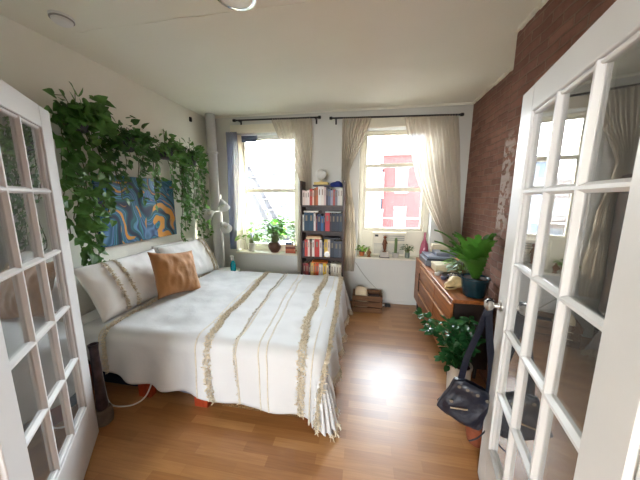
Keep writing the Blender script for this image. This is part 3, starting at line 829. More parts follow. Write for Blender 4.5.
curtain('sheer cream curtain on the right side of the left window, swept toward the bookshelf',
 [(2.66,-1.36,-.77),(2.32,-1.22,-.77),(2.1,-1.09,-.775),(1.92,-.985,-.78),(1.8,-.95,-.78),(1.3,-.97,-.79),(.8,-1.0,-.8),(.45,-1.0,-.8)],YR,M_sheerd,11,.016,.3)
curtain('sheer cream curtain between the bookshelf and the right window, its hem in sunlight',
 [(2.63,-.345,.05),(2.35,-.345,-.05),(2.07,-.345,-.19),(1.93,-.345,-.235),(1.8,-.345,-.22),(1.4,-.345,-.15),(.9,-.35,-.12),(.5,-.35,-.14)],YR,M_sheerd,9,.016,1.1)
curtain('wide sheer cream curtain on the right side of the right window above the dresser',
 [(2.60,.47,1.13),(2.3,.545,1.17),(1.85,.66,1.22),(1.5,.80,1.25),(1.25,.93,1.275),(1.05,1.05,1.29),(.86,1.10,1.295)],YR,M_sheerd,13,.018,2.0)
curtain('narrow blue grey curtain hanging at the far left of the left window',
 [(2.54,-2.10,-1.92),(2.14,-2.10,-1.90),(1.5,-2.12,-1.95),(.76,-2.12,-2.02)],3.735,M_sheerb,6,.012,.5,head=False)
curtain('pale cream sheer curtain hanging beside the blue one at the left window',
 [(2.50,-1.95,-1.87),(2.0,-2.0,-1.84),(1.4,-2.04,-1.83),(.76,-2.08,-1.80)],3.77,M_sheerc,6,.012,2.5,head=False)
def rod(x0,x1,lab,yy=YR,z=2.645,z2=None):
    z2=z if z2 is None else z2
    r=thing('curtain_rod',lab,'curtain rod',((x0+x1)/2,yy,z))
    MB().tube([(x0,yy,z),(x1,yy,z2)],.011,10).build('rod',M_black,r,True)
    for x,zz in ((x0,z),(x1,z2)):
        MB().lathe([(.018,-.02),(.022,0),(.018,.02)],(0,0,0),12,Matrix.Translation((x,yy,zz))@Matrix.Rotation(PI/2,4,'Y')).build('finial',M_black,r,'auto')
    for x,zz in ((x0+.06,z),(x1-.06,z2)):
        q=MB(); q.box(x-.01,x+.01,yy,D-.001,zz-.008,zz+.008); q.box(x-.012,x+.012,D-.006,D-.001,zz-.06,zz+.03); q.build('bracket',M_black,r)
rod(-1.93,-.66,'black curtain rod over the left window',z=2.69,z2=2.675); rod(-.50,1.17,'black curtain rod over the right window',z=2.655,z2=2.62)
t=thing('roller_blind','short rolled blind, blue grey, at the top of the left window','blind',(-1.88,3.88,2.45))
MB().lathe([(.03,0),(.03,.36)],(0,0,0),16,Matrix.Translation((-2.02,3.88,2.485))@Matrix.Rotation(PI/2,4,'Y')).build('roll',pm('slate_blue_fabric',srgb(96,104,130),.8),t,'auto')
MB().box(-2.02,-1.66,3.862,3.868,2.42,2.485).build('blind_cloth',pm('slate_blue_fabric',srgb(96,104,130),.8),t)
MB().lathe([(.022,0),(.022,.62)],(0,0,0),16,Matrix.Translation((-1.65,3.88,2.485))@Matrix.Rotation(PI/2,4,'Y')).build('bare_tube',M_white,t,'auto')

# ------------------------------------------------------------------ bookshelf
SX0,SX1,SY0,SY1=-.875,-.275,3.42,3.66
t=thing('bookshelf','tall narrow dark wood bookshelf full of books between the windows','bookshelf',((SX0+SX1)/2,3.54,0))
for x in (SX0,SX1-.022): MB().box(x,x+.022,SY0,SY1,0,1.80,.003).build('side_panel',M_darkwood,t)
SH=[.06,.40,.76,1.125,1.475]
for z in SH: MB().box(SX0+.022,SX1-.022,SY0+.003,SY1,z-.022,z,.002).build('shelf_board',M_darkwood,t)
MB().box(SX0+.022,SX1-.022,SY1-.008,SY1,.04,1.475).build('back_panel',M_darkwood,t)
xi0,xi1=SX0+.026,SX1-.026
rr=random.Random(21)
ORD='first second third fourth fifth sixth seventh eighth ninth tenth eleventh twelfth thirteenth fourteenth fifteenth sixteenth seventeenth eighteenth'.split()
def row(z,maxh,spec,where,x0=None,x1=None):
    x=xi0 if x0 is None else x0; xe=xi1 if x1 is None else x1
    tot=sum(s[0] for s in spec); k=(xe-x)/tot
    for i,s in enumerate(spec):
        w=s[0]*k-.0012; h=s[1]; c=s[2]
        book(w,rr.uniform(.13,.17),h,c,'%s book standing %s from the left on the %s'%(cname(c),ORD[i],where),'books on the '+where,(x+w/2+.0006,SY0+.012+rr.uniform(0,.012),z+.0005))
        x+=s[0]*k
row(1.475,.3,[(3,.20,(214,196,186)),(2,.19,(224,210,204)),(2.5,.20,(228,220,214)),(3,.22,(186,70,56)),(1.5,.2,(230,200,180)),(2,.23,(150,84,46)),(2.2,.24,(196,104,56)),(3,.25,(226,224,220)),(3,.25,(222,214,206)),(2,.24,(206,180,176)),(2,.24,(60,56,70)),(2.5,.22,(84,92,116)),(2.5,.2,(150,150,168)),(2,.21,(176,80,76)),(2.4,.2,(120,124,136)),(2.5,.23,(206,204,200)),(2.4,.23,(214,208,196))],'top shelf of the bookshelf')
row(1.125,.3,[(1.8,.22,(206,204,196)),(5,.25,(26,62,84)),(5,.25,(30,70,92)),(2,.24,(214,206,200)),(1.6,.2,(120,40,52)),(4,.23,(24,48,86)),(2.6,.2,(44,96,150)),(1.8,.22,(30,40,60)),(4.5,.25,(190,60,70)),(2,.24,(60,40,50)),(4,.24,(30,42,58)),(4,.24,(36,48,66)),(2.5,.24,(52,66,80))],'second shelf of the bookshelf')
row(.76,.3,[(2,.22,(70,70,86)),(3,.24,(196,70,60)),(2.2,.24,(220,200,190)),(2,.2,(120,60,50)),(2.5,.24,(222,214,208)),(5,.25,(188,52,48)),(2.5,.24,(214,206,204)),(2,.2,(56,60,84)),(3.4,.25,(214,180,70)),(2.4,.25,(216,200,190)),(4,.24,(52,58,72)),(4,.23,(66,74,88)),(3,.23,(80,86,98))],'third shelf of the bookshelf')
row(.40,.3,[(3,.26,(110,36,40)),(2.6,.26,(150,50,44)),(2.4,.24,(80,40,44)),(3,.27,(220,186,110)),(2.2,.26,(206,110,46)),(3,.27,(214,80,36)),(2.4,.25,(226,214,200)),(2,.25,(190,190,200)),(3.4,.27,(224,184,50)),(2.2,.25,(230,216,180)),(2,.24,(60,44,50)),(3,.27,(222,216,200)),(2.6,.27,(226,222,210)),(2.6,.26,(214,206,186)),(2.4,.26,(222,212,190))],'fourth shelf of the bookshelf')
row(.06,.3,[(3,.24,(90,80,70)),(3,.25,(60,70,90)),(3,.25,(150,60,50)),(3,.24,(200,190,170)),(3,.26,(60,90,80)),(3,.25,(180,150,90)),(3,.24,(70,60,80)),(3,.25,(150,140,130)),(3,.24,(110,50,46)),(3,.25,(220,214,200))],'bottom shelf of the bookshelf')
# books lying flat
def flat_book(x0,x1,z,th,c,lab,group,d=.15,y=None):
    w=x1-x0
    r=thing('book',lab,'book',((x0+x1)/2,(SY0 if y is None else y)+.012,z),group)
    yy=(SY0 if y is None else y)+.012
    q=MB(); q.box(x0,x1,yy,yy+d,z,z+.0022); q.box(x0,x1,yy,yy+d,z+th-.0022,z+th); q.box(x0,x1,yy,yy+.0025,z+.0022,z+th-.0022)
    q.build('cover',pm('cover_%d_%d_%d'%c,srgb(*c),.55,var=.06),r)
    MB().box(x0+.004,x1-.004,yy+.003,yy+d-.004,z+.0024,z+th-.0024).build('pages',pm('paper_block',(0,0,0)),r)
    return r
flat_book(-.83,-.62,1.378,.022,(216,210,200),'cream book lying flat on top of the teal books, second shelf',None)
flat_book(-.53,-.32,1.378,.014,(200,205,200),'thin pale book lying flat over the red book on the second shelf',None)
flat_book(-.80,-.58,1.0125,.018,(226,204,160),'cream book lying flat, lower of two above the red book on the third shelf',None)
flat_book(-.79,-.59,1.031,.020,(196,150,110),'tan book lying flat, upper of two on the third shelf',None)
flat_book(-.55,-.33,1.0125,.024,(34,38,46),'black book lying flat at the right of the third shelf',None)
flat_book(-.72,-.50,.6735,.012,(226,120,40),'thin orange book lying flat over the books on the fourth shelf',None)
flat_book(-.70,-.46,1.7265,.022,(70,60,60),'dark book lying flat on the top shelf books, under the yellow box',None)
t=thing('globe_ornament','pale round globe ornament standing on the yellow box on top of the bookshelf','ornament',(-.60,3.5,1.79))
MB().lathe([(.035,0),(.035,.008),(.01,.014),(.008,.03)],(-.60,3.5,1.785),20).build('foot',pm('dull_brass',(.5,.4,.22),.4,.8),t,'auto')
MB().sphere((-.60,3.5,1.885),.072,22,14).build('globe',pm('pale_paper_globe',srgb(206,206,200),.6,var=.08,scale=14),t,True)
tag(MB().box(-.69,-.50,3.44,3.57,1.75,1.784,.005).build('gift_box',pm('yellow_card',srgb(214,190,120),.7)),'flat yellow box on the dark book on top of the bookshelf','box')
# navy cap lying on the top row
mb=MB()
def capf(u,v):
    a=2*PI*u; t_=v*PI/2
    r=.085*math.cos(t_)**.7; k=1+.25*noise.noise(Vector((math.cos(a)*1.5,math.sin(a)*1.5,v*2)))
    return (-.385+r*math.cos(a)*k*1.1,3.51+r*math.sin(a)*k*.8,1.722+.07*math.sin(t_)*k)
mb.grid(capf,26,10,True); mb.box(-.50,-.42,3.44,3.54,1.722,1.73,.003)
tag(mb.build('cloth_hat',pm('royal_navy_cloth',srgb(28,44,110),.85,bump=.4,bscale=40),None,'auto'),'navy blue cloth hat on the right of the top shelf books','hat')
t=thing('desk_clock','small round white clock in front of the books on the third shelf','clock',(-.50,3.42,.76))
Mx=Matrix.Translation((-.50,3.425,.803))@Matrix.Rotation(PI/2,4,'X')
MB().lathe([(.036,-.006),(.042,-.004),(.042,.005),(.038,.006)],(0,0,0),24,Mx).build('rim',pm('pale_brass',(.7,.6,.4),.3,.9),t,'auto'); MB().lathe([(.037,-.002),(.037,.0065)],(0,0,0),24,Mx).build('clock_face',M_white,t,'auto')

# ------------------------------------------------------------------ plants
def vine_plant(lab,group,y,dens,strands,leafl,mats,seed,zpot=2.12,spread=.3):
    rg=random.Random(seed)
    root=thing('hanging_plant',lab,'plant',(L+.12,y,zpot),group)
    MB().lathe([(.05,0),(.065,.01),(.085,.11),(.09,.13),(.082,.13),(.07,.1)],(L+.115,y,zpot),20).build('pot',pm('dark_grey_planter',srgb(64,66,70),.6),root,'auto')
    MB().box(L+.001,L+.02,y-.03,y+.03,zpot+.02,zpot+.1,.003).build('wall_bracket',M_black,root)
    MB().lathe([(.078,.105),(.078,.115)],(L+.115,y,zpot),16).build('soil',M_soil,root)
    lf=MB(); st=MB()
    def putleaf(p,sc,dirn=None):
        d=Vector((rg.uniform(.0,.9),rg.uniform(-1,1),rg.uniform(-1.1,.2))) if dirn is None else Vector(dirn)
        n=Vector((rg.uniform(.5,1.2),rg.uniform(-.5,.5),rg.uniform(.1,.9)))
        l=leafl*sc*rg.uniform(.65,1.2)
        p=Vector(p); p.x=max(p.x,L+.03)
        e=p+d.normalized()*l
        if e.x<L+.01: d.x=abs(d.x)+.3
        lf.leaf(p,d,n,l,l*rg.uniform(.72,.9),.2,rg.uniform(0,.35))
    # bushy crown
    for i in range(dens):
        a=rg.uniform(0,2*PI); r=rg.random()**.5
        p=(L+.13+abs(.19*r*math.cos(a))*1.0,y+spread*r*math.sin(a),zpot+.16+rg.gauss(0,.075)-.12*r*r)
        d=Vector((rg.uniform(.1,1),math.sin(a)*.8+rg.uniform(-.5,.5),rg.uniform(-.6,.9)))
        putleaf(p,1.0,d)
        if i%5==0: st.tube([(L+.115,y,zpot+.11),((L+.115+p[0])/2,(y+p[1])/2,p[2]+.03),p],.003,4)
    for (y1,zend,x1) in strands:
        y1+=rg.uniform(-.03,.03)
        P=[(L+.12,y,zpot+.12),(L+.19,(y+y1)/2,zpot+.16),(L+x1,y1,zpot+.02)]
        z=zpot+.02; yy=y1; 
        while z>zend:
            z-=.12; yy+=rg.uniform(-.035,.035); P.append((L+x1+rg.uniform(-.02,.02),yy,max(z,zend)))
        P=smooth_path(P,4); st.tube(P,.0035,4)
        acc=0
        for a,b in zip(P,P[1:]):
            acc+=(b-a).length
            while acc>leafl*.47:
                acc-=leafl*.47
                putleaf(a+Vector((rg.uniform(-.005,.03),rg.uniform(-.03,.03),0)),.95)
    lf.build('foliage',mats,root); st.build('vine',M_stem,root,True)
    return root
def S(ys,zs,x=.1): return [(a,b,x) for a,b in zip(ys,zs)]
vine_plant('largest trailing pothos on the left wall, nearest the left door',None,1.84,125,
  S([1.72,1.74,1.76,1.78,1.80,1.84,1.88,1.92,1.97,2.04],[.95,1.25,.72,.95,1.3,.92,1.15,1.35,1.5,1.78],.11),.094,M_leafm,1,2.10,.20)
vine_plant('trailing pothos on the left wall above the left half of the painting',None,2.27,110,
  S([2.03,2.08,2.12,2.2,2.28,2.36,2.44,2.5],[1.42,1.7,1.55,1.72,1.62,1.5,1.66,1.8],.11),.074,M_leafd,2,2.02,.26)
vine_plant('trailing pothos on the left wall above the right half of the painting',None,2.78,100,
  S([2.55,2.62,2.70,2.80,2.9,3.0,3.05,3.1],[1.6,1.45,1.7,1.52,1.6,1.3,1.15,1.4],.11),.07,M_leafm,3,2.02,.26)
vine_plant('trailing pothos on the left wall nearest the white corner pipe',None,3.22,85,
  S([3.02,3.06,3.1,3.14,3.2,3.26,3.32,3.4,3.46,3.42],[1.5,1.2,1.0,1.3,1.05,1.45,1.1,1.7,1.0,.85],.12),.064,M_leafm,4,2.00,.2)
# one long vine that wanders over to the lamp
def small_pot_plant(name,lab,cat,c,pot_prof,pot_mat,leaves,mat,l,w,h,spread,seed,kind='oval',up_=.6,group=None,stem=M_stem):
    rg=random.Random(seed); c=Vector(c)
    root=thing(name,lab,cat,c,group)
    MB().lathe(pot_prof,c,24).build('pot',pot_mat,root,'auto')
    ztop=max(p[1] for p in pot_prof); rtop=max(p[0] for p in pot_prof if p[1]>ztop*.8)
    MB().lathe([(rtop*.85,ztop*.86),(rtop*.85,ztop*.9)],c,16).build('soil',M_soil,root)
    lf=MB(); st=MB()
    for i in range(leaves):
        a=rg.uniform(0,2*PI); r=rg.random()**.6*spread; hh=h*rg.uniform(.35,1)*(1-.35*(r/spread)**2)
        e=c+Vector((r*math.cos(a),r*math.sin(a),ztop+hh))
        b=c+Vector((rtop*.3*math.cos(a),rtop*.3*math.sin(a),ztop*.88))
        m=(b+e)/2+Vector((0,0,hh*.15))
        st.tube([b,m,e],[.003,.0025,.002],4)
        d=Vector((math.cos(a)+rg.uniform(-.4,.4),math.sin(a)+rg.uniform(-.4,.4),rg.uniform(-.5,up_)))
        lf.leaf(e,d,Vector((0,0,1)),l*rg.uniform(.7,1.15),w*rg.uniform(.8,1.1),.2,.25,kind)
    lf.build('foliage',mat,root); st.build('stems',stem,root)
    return root
pot1=[(.048,0),(.052,.005),(.07,.12),(.078,.125),(.078,.145),(.068,.145),(.06,.11)]
small_pot_plant('potted_plant','small light green plant in a white pot on the left window sill','potted plant',(-1.82,3.87,ZS),pot1,pm('white_ceramic',srgb(232,226,216),.35),44,M_leafl,.12,.065,.27,.20,3)
pot2=[(.055,0),(.06,.005),(.095,.06),(.105,.10),(.092,.15),(.075,.165),(.066,.158)]
small_pot_plant('potted_plant','bushy green plant in a round brown pot on the left window sill','potted plant',(-1.42,3.87,ZS),pot2,pm('brown_glaze',srgb(98,66,50),.4,var=.2),75,pm('bright_green_leaf',srgb(96,156,54),.4,var=.3,scale=9,trans=.4),.16,.11,.38,.20,4,'heart')
# orange red books/boxes on the left sill
for k,(c,w) in enumerate((((176,84,48),.16),((196,110,70),.15),((120,60,44),.16),((190,150,120),.13),((70,90,120),.1))):
    flat_book(-1.22,-1.22+w,ZS+.001+k*.034,.032,c,'%s book lying flat, %s up in the left window sill stack'%(cname(c),ORD[k]),'stack of books on the left sill',.12,3.80)
# right sill
zr=ZS
small_pot_plant('potted_plant','little bright green plant in a clay pot at the left end of the right sill','potted plant',(-.03,3.86,zr),[(.03,0),(.045,.05),(.048,.06),(.04,.06)],pm('terracotta',srgb(190,110,66),.8),30,M_leafl,.07,.045,.10,.09,8)
def figurine(lab,c,col,h,seed):
    r=thing('figurine',lab,'figurine',c); x,y,z=c
    m=pm('fig_%d'%seed,srgb(*col),.45,var=.15)
    MB().lathe([(.03,0),(.03,.008),(.016,.014)],c,16).build('foot',m,r,'auto')
    b=MB(); b.lathe([(.012,.012),(.022,h*.2),(.026,h*.4),(.018,h*.6),(.024,h*.68),(.012,h*.78),(.008,h*.82)],c,16,sy=.8); b.sphere((x,y,z+h*.9),h*.1,12,8)
    b.tube([(x-.02,y,z+h*.66),(x-.035,y-.01,z+h*.45),(x-.012,y-.02,z+h*.38)],.006,6); b.tube([(x+.02,y,z+h*.66),(x+.035,y-.01,z+h*.5),(x+.015,y-.02,z+h*.6)],.006,6)
    b.build('figure',m,r,'auto'); return r
figurine('small bronze figurine beside the clay pot on the right sill',(.075,3.80,zr),(140,92,50),.12,1)
t=thing('white_block','white stone block pedestal on the right sill under the brown figurine','pedestal',(.30,3.80,zr))
MB().box(.23,.37,3.75,3.86,zr,zr+.012,.002).build('plinth',pm('dark_stone',srgb(80,76,72),.5),t); MB().box(.235,.365,3.755,3.855,zr+.012,zr+.085,.006).build('block',pm('pale_stone',srgb(196,192,184),.7,var=.08),t)
figurine('slim brown figurine standing on the white stone block',(.30,3.80,zr+.085),(120,70,40),.24,2)
t=thing('potted_cactus','tall thin cactus in a small grey pot on the right sill','cactus',(.46,3.82,zr))
MB().lathe([(.03,0),(.042,.005),(.048,.075),(.04,.075),(.036,.06)],(.46,3.82,zr),20).build('pot',pm('pale_grey_pot',srgb(190,188,180),.6),t,'auto'); MB().lathe([(.036,.058),(.036,.066)],(.46,3.82,zr),14).build('soil',M_soil,t)
def cact(u,v):
    a=2*PI*u; rr_=.017*(1+.18*math.cos(8*a))*(1 if v<.85 else max(.05,math.sqrt(max(0,1-((v-.85)/.15)**2))))
    return (.46+rr_*math.cos(a),3.82+rr_*math.sin(a),zr+.06+.24*v)
MB().grid(cact,32,14,True).build('cactus_stem',pm('cactus_green',srgb(98,120,70),.6,var=.15),t,True)
small_pot_plant('potted_plant','tiny dark plant in a glass jar on the right sill beside the dresser','potted plant',(.63,3.84,zr),[(.028,0),(.032,.004),(.034,.07),(.028,.08),(.026,.08)],pm('smoky_jar',srgb(120,130,120),.2),26,M_leafd,.055,.03,.13,.075,12)
# AC unit
t=thing('air_conditioner','white window air conditioner in the lower part of the right window','air conditioner',(.37,3.99,.73))
MB().box(.12,.62,3.93,4.05,zr+.001,1.07,.012).build('casing',M_cream,t)
q=MB()
for i in range(9): q.box(.15,.59,3.925,3.935,.745+i*.018,.753+i*.018)
q.build('grille',pm('ac_grille_grey',srgb(176,176,168),.6),t)
q=MB(); q.box(.28,.59,3.92,3.932,.945,.962); q.box(.28,.59,3.92,3.932,.975,.992); q.box(.28,.59,3.92,3.932,1.005,1.022); q.build('louvre',pm('ac_grille_grey',(0,0,0)),t)
MB().box(.16,.21,3.924,3.932,1.0,1.03).build('display',M_black,t)

# ------------------------------------------------------------------ dresser
DXF,DXB,DY0,DY1,DZ=.74,1.20,2.15,3.74,.75
t=thing('dresser','long low teak dresser with drawers against the brick wall','dresser',(.97,2.95,0))
DXB=1.045
MB().box(DXF-.01,DXB,DY0,DY1,DZ-.03,DZ,.004).build('dresser_top',M_walnut,t)
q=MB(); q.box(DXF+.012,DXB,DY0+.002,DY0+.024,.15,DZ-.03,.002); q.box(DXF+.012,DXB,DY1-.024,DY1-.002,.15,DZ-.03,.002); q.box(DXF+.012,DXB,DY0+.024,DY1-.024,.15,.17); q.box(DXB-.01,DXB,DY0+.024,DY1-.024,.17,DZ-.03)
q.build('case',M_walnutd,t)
for (x,y) in ((DXF+.04,DY0+.1),(DXF+.04,DY1-.1),(DXB-.05,DY0+.1),(DXB-.05,DY1-.1)):
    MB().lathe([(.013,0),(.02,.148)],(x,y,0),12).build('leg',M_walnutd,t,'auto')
secs=[(2.176,2.70),(2.705,3.40)]
for a,b in secs:
    n=3
    hz=(DZ-.035-.155)/n
    for i in range(n):
        z0_=.155+i*hz
        d=MB().box(DXF-.006,DXF+.012,a+.003,b-.003,z0_+.004,z0_+hz-.012,.003).build('drawer',M_walnut,t)
        MB().box(DXF-.016,DXF-.004,a+.003,b-.003,z0_+hz-.024,z0_+hz-.012,.002).build('pull_lip',pm('pale_edge_wood',srgb(196,140,96),.35),d)
d=MB().box(DXF-.006,DXF+.012,3.405,3.715,.159,DZ-.037,.003).build('door',M_walnut,t)
MB().box(DXF-.016,DXF-.004,3.42,3.435,.35,.6,.002).build('handle',M_walnutd,d)
# things on the dresser
def tg(o,l,c,g=None): return tag(o,l,c,g)
t=thing('turntable','grey record player with a lid on the far end of the dresser','record player',(.95,3.5,DZ))
MB().box(.755,1.22,3.22,3.60,DZ+.001,DZ+.075,.006).build('turntable_base',pm('grey_metal',srgb(120,124,134),.35,.3),t)
MB().box(.765,1.21,3.23,3.59,DZ+.076,DZ+.088,.003).build('deck',pm('dark_deck',srgb(60,64,72),.3),t)
MB().box(.775,1.20,3.24,3.58,DZ+.09,DZ+.118,.006).build('dust_cover',pm('smoked_lid',srgb(140,148,164),.12,.1),t)
tg(MB().box(.90,1.18,3.34,3.56,DZ+.119,DZ+.15,.003).build('laptop',pm('silver_grey',srgb(150,156,170),.3,.5)),'closed grey laptop on top of the record player','laptop')
t=thing('card_box','cream cardboard box at the far end of the dresser below the curtain','box',(1.0,3.66,DZ))
MB().box(.92,1.12,3.61,3.73,DZ+.001,DZ+.2,.003).build('box_body',pm('cream_card',srgb(214,200,168),.8),t); MB().box(.915,1.125,3.605,3.735,DZ+.175,DZ+.205,.003).build('lid',pm('cream_card_lid',srgb(222,210,184),.8),t)
t=thing('storage_box','beige lidded box on the dresser in front of the record player','box',(.92,3.0,DZ))
MB().box(.80,1.02,2.96,3.16,DZ+.001,DZ+.075,.003).build('box_body',pm('beige_card',srgb(196,180,146),.8),t); MB().box(.795,1.025,2.955,3.165,DZ+.06,DZ+.085,.003).build('lid',pm('beige_card_lid',srgb(206,194,164),.8),t)
t=thing('glass_bottle','tall dusty pink bottle at the window end of the dresser','bottle',(.84,3.67,DZ))
MB().lathe([(.045,0),(.055,.01),(.06,.1),(.045,.2),(.018,.27),(.014,.36),(.018,.365)],(.82,3.665,DZ),22).build('bottle_body',pm('dusty_pink_glass',srgb(170,84,104),.2),t,'auto')
# trinket tray
t=thing('trinket_dish','round dark dish of jewellery on the dresser','dish',(.93,2.78,DZ))
MB().lathe([(.07,0),(.1,.008),(.115,.03),(.11,.03),(.09,.014),(.001,.012)],(.93,2.78,DZ),26).build('dish',pm('dark_dish',srgb(58,56,58),.35),t,'auto')
q=MB(); rg=random.Random(9)
for i in range(20):
    q=MB(); a=i*2.4; r=.013*math.sqrt(i)
    q.sphere((.93+r*math.cos(a),2.78+r*math.sin(a),DZ+.026),rg.uniform(.008,.010),10,8)
    tag(q.build('bead',pm('bead_%d'%(i%4),srgb(*((190,176,160),(120,110,140),(200,150,110),(220,216,206))[i%4]),.3),None,True),'small round bead of jewellery piled in the dark dish on the dresser','bead','beads in the dish')
for i,(x,y,c,l) in enumerate(((.79,2.86,(210,206,200),'small white lidded tin left of the jewellery dish'),(.82,2.72,(96,104,130),'small blue grey tin in front of the jewellery dish'),(.84,2.92,(180,176,172),'small silver grey tin behind the jewellery dish'))):
    t=thing('tin',l,'tin',(x,y,DZ)); m=pm('tin_%d'%i,srgb(*c),.3,.4)
    MB().lathe([(.026,0),(.028,.003),(.028,.02)],(x,y,DZ),18).build('tin_body',m,t,'auto'); MB().lathe([(.029,.019),(.0295,.026),(.02,.029)],(x,y,DZ),18).build('lid',m,t,'auto')
# animal skull
t=thing('animal_skull','small cream animal skull on the near edge of the dresser','skull',(.84,2.42,DZ))
Mb=pm('old_bone',srgb(206,178,128),.6,var=.2,scale=25)
def skull(u,v):
    a=2*PI*u; s=v
    # along length s (0 back .. 1 snout) radius profile
    pr=[(0,.002),(.06,.034),(.2,.055),(.38,.06),(.5,.05),(.62,.036),(.8,.030),(.95,.022),(1,.002)]
    for (p,q_),(p2,q2) in zip(pr,pr[1:]):
        if s<=p2: r=q_+(q2-q_)*(s-p)/(p2-p); break
    eye=-.016*math.exp(-((s-.55)/.06)**2)*(math.exp(-((a-PI*.2)/.35)**2)+math.exp(-((a-PI*.8)/.35)**2))
    r=max(.001,r+eye)
    x=r*math.cos(a)*1.0; z=r*math.sin(a)*(1.0 if math.sin(a)>0 else .6)
    return (x,-.09+s*.18,z+.034)
m=MB().grid(skull,28,30,True)
Ms=Matrix.Translation((.825,2.46,DZ))@Matrix.Rotation(PI*.72,4,'Z')@Matrix.Scale(1.15,4)
m.v=[tuple(Ms@Vector(v)) for v in m.v]; m.build('cranium',Mb,t,True)
m=MB()
for sg in (-1,1): m.tube([(sg*.03,-.02,.012),(sg*.034,.02,.008),(sg*.02,.07,.008),(sg*.006,.088,.01)],.007,6)
m.v=[tuple(Ms@Vector(v)) for v in m.v]; m.build('jaw',Mb,t,True)
# big fern in a teal pot
def fern(lab,c,seed):
    rg=random.Random(seed); c=Vector(c); r=thing('potted_fern',lab,'fern',c)
    MB().lathe([(.06,0),(.08,.006),(.1,.1),(.105,.15),(.11,.155),(.11,.17),(.098,.17),(.09,.15)],c,28).build('pot',pm('dark_teal_glaze',srgb(18,52,64),.25,var=.15),r,'auto')
    MB().lathe([(.09,.148),(.09,.158)],c,18).build('soil',M_soil,r)
    mm=pm('fern_green',srgb(78,128,46),.4,var=.25,scale=9,trans=.35); lf=MB()
    for i in range(54):
        a=rg.uniform(0,2*PI); hh=rg.uniform(.28,.55); out=rg.uniform(.06,.34)
        if math.cos(a)>.1: out*=.3
        n=15; w0=rg.uniform(.021,.032); P=[]
        for k in range(n):
            s=k/(n-1)
            P.append(c+Vector((math.cos(a)*(.03+out*s**1.5),math.sin(a)*(.03+out*s**1.5),.15+hh*(s-.28*s**3))))
        sd=Vector((-math.sin(a),math.cos(a),0)); vs=[];fs=[]
        for k,p in enumerate(P):
            s=k/(n-1); w=w0*(.25+1.6*s*(1-s)+.75*math.sin(PI*min(1,s*1.05))**.6)*(1 if k<n-1 else .05)*(1+.25*(-1)**k)
            ins=Vector((math.cos(a),math.sin(a),0))*-.0+Vector((0,0,.012))
            vs+= [p-sd*w+ins,p,p+sd*w+ins]
        for k in range(n-1):
            b=k*3; fs+=[(b,b+1,b+4,b+3),(b+1,b+2,b+5,b+4)]
        lf.add(vs,fs)
    lf.build('foliage',mm,r,True)
    return r
fern('large bright green fern in a dark teal pot at the near end of the dresser',(.935,2.275,DZ),3)
small_pot_plant('potted_plant','silvery leaved plant between the fern and the beige box on the dresser','potted plant',(.98,2.66,DZ),[(.04,0),(.05,.06),(.052,.07),(.045,.07)],pm('dark_pot',srgb(44,52,58),.5),46,pm('silver_green_leaf',srgb(130,150,118),.45,var=.4,scale=30,trans=.2),.07,.04,.13,.13,14)
small_pot_plant('potted_plant','low plant with pale leaves and orange blooms on the dresser beside the fern','potted plant',(1.08,2.99,DZ),[(.035,0),(.045,.05),(.047,.06),(.04,.06)],pm('clay_brown_pot',srgb(150,96,66),.7),40,M_leafl,.10,.05,.10,.13,15)
t=bpy.data.objects.get('potted_plant')
fl=MB(); rg=random.Random(4)
last=[o for o in bpy.data.objects if o.name.startswith('potted_plant')][-1]
for o in bpy.data.objects:
    if o.get('label','').startswith('low plant with pale leaves'): last=o
for i in range(9):
    cc=(1.06+rg.uniform(-.08,.05),2.95+rg.uniform(-.07,.07),DZ+.15+rg.uniform(0,.05))
    for k in range(5):
        a=k*2*PI/5; fl.leaf(cc,(math.cos(a),math.sin(a),.4),(0,0,1),.03,.02,.2,.1,'oval')
fl.build('flower',pm('peach_petal',srgb(226,170,130),.6,trans=.3),last)

# ------------------------------------------------------------------ floor by the dresser
def floor_plant():
    rg=random.Random(31); c=Vector((.77,1.99,0)); r=thing('potted_plant','dark green leafy plant in a tall white pot on the floor before the dresser','potted plant',c)
    MB().lathe([(.07,0),(.078,.006),(.085,.26),(.09,.27),(.09,.29),(.08,.29),(.072,.25)],c,28).build('pot',pm('matt_white_pot',srgb(206,200,190),.6),r,'auto')
    MB().lathe([(.075,.262),(.075,.27)],c,16).build('soil',M_soil,r)
    lf=MB(); st=MB()
    ends=[(-.25,.30,.30),(-.28,.38,.24),(-.22,.22,.20),(-.17,.12,.30),(-.1,.05,.34),(-.05,-.03,.36),(.0,-.08,.33),(.05,.02,.38),(.07,-.1,.28),(-.12,.02,.16),(-.14,-.02,.06),(-.1,-.06,.02),(-.02,-.1,.10),(-.05,.1,.30),(.03,-.12,.2),(-.2,.3,.12),(-.03,-.05,.26),(.04,-.05,.3)]
    for (dx,dy,dz) in ends:
        b=c+Vector((rg.uniform(-.03,.03),rg.uniform(-.03,.03),.25)); e=c+Vector((dx,dy,.27+dz))
        m=b+(e-b)*.45+Vector((0,0,.10))
        P=smooth_path([b,m,e],8); st.tube(P,.0035,5)
        for i,p in enumerate(P[3:]):
            for q in range(2):
                d=(e-b).normalized()*.6+Vector((rg.uniform(-1,1),rg.uniform(-1,1),rg.uniform(-.7,.5)))
                lf.leaf(p,d,Vector((rg.uniform(-.3,.3),-.3,1)),rg.uniform(.045,.075),rg.uniform(.03,.045),.15,.3,'oval')
    lf.build('foliage',pm('glossy_dark_leaf',srgb(44,92,50),.22,var=.3,scale=12,trans=.2),r); st.build('stems',M_stem,r,True)
floor_plant()
t=thing('clay_pot','empty terracotta flower pot on the floor below the blue bag','pot',(.80,1.62,0))
MB().lathe([(.05,0),(.055,.004),(.075,.12),(.083,.122),(.083,.15),(.072,.15),(.05,.02)],(.765,1.60,0),26).build('pot_body',pm('old_terracotta',srgb(134,70,44),.85,var=.2,scale=20),t,'auto')
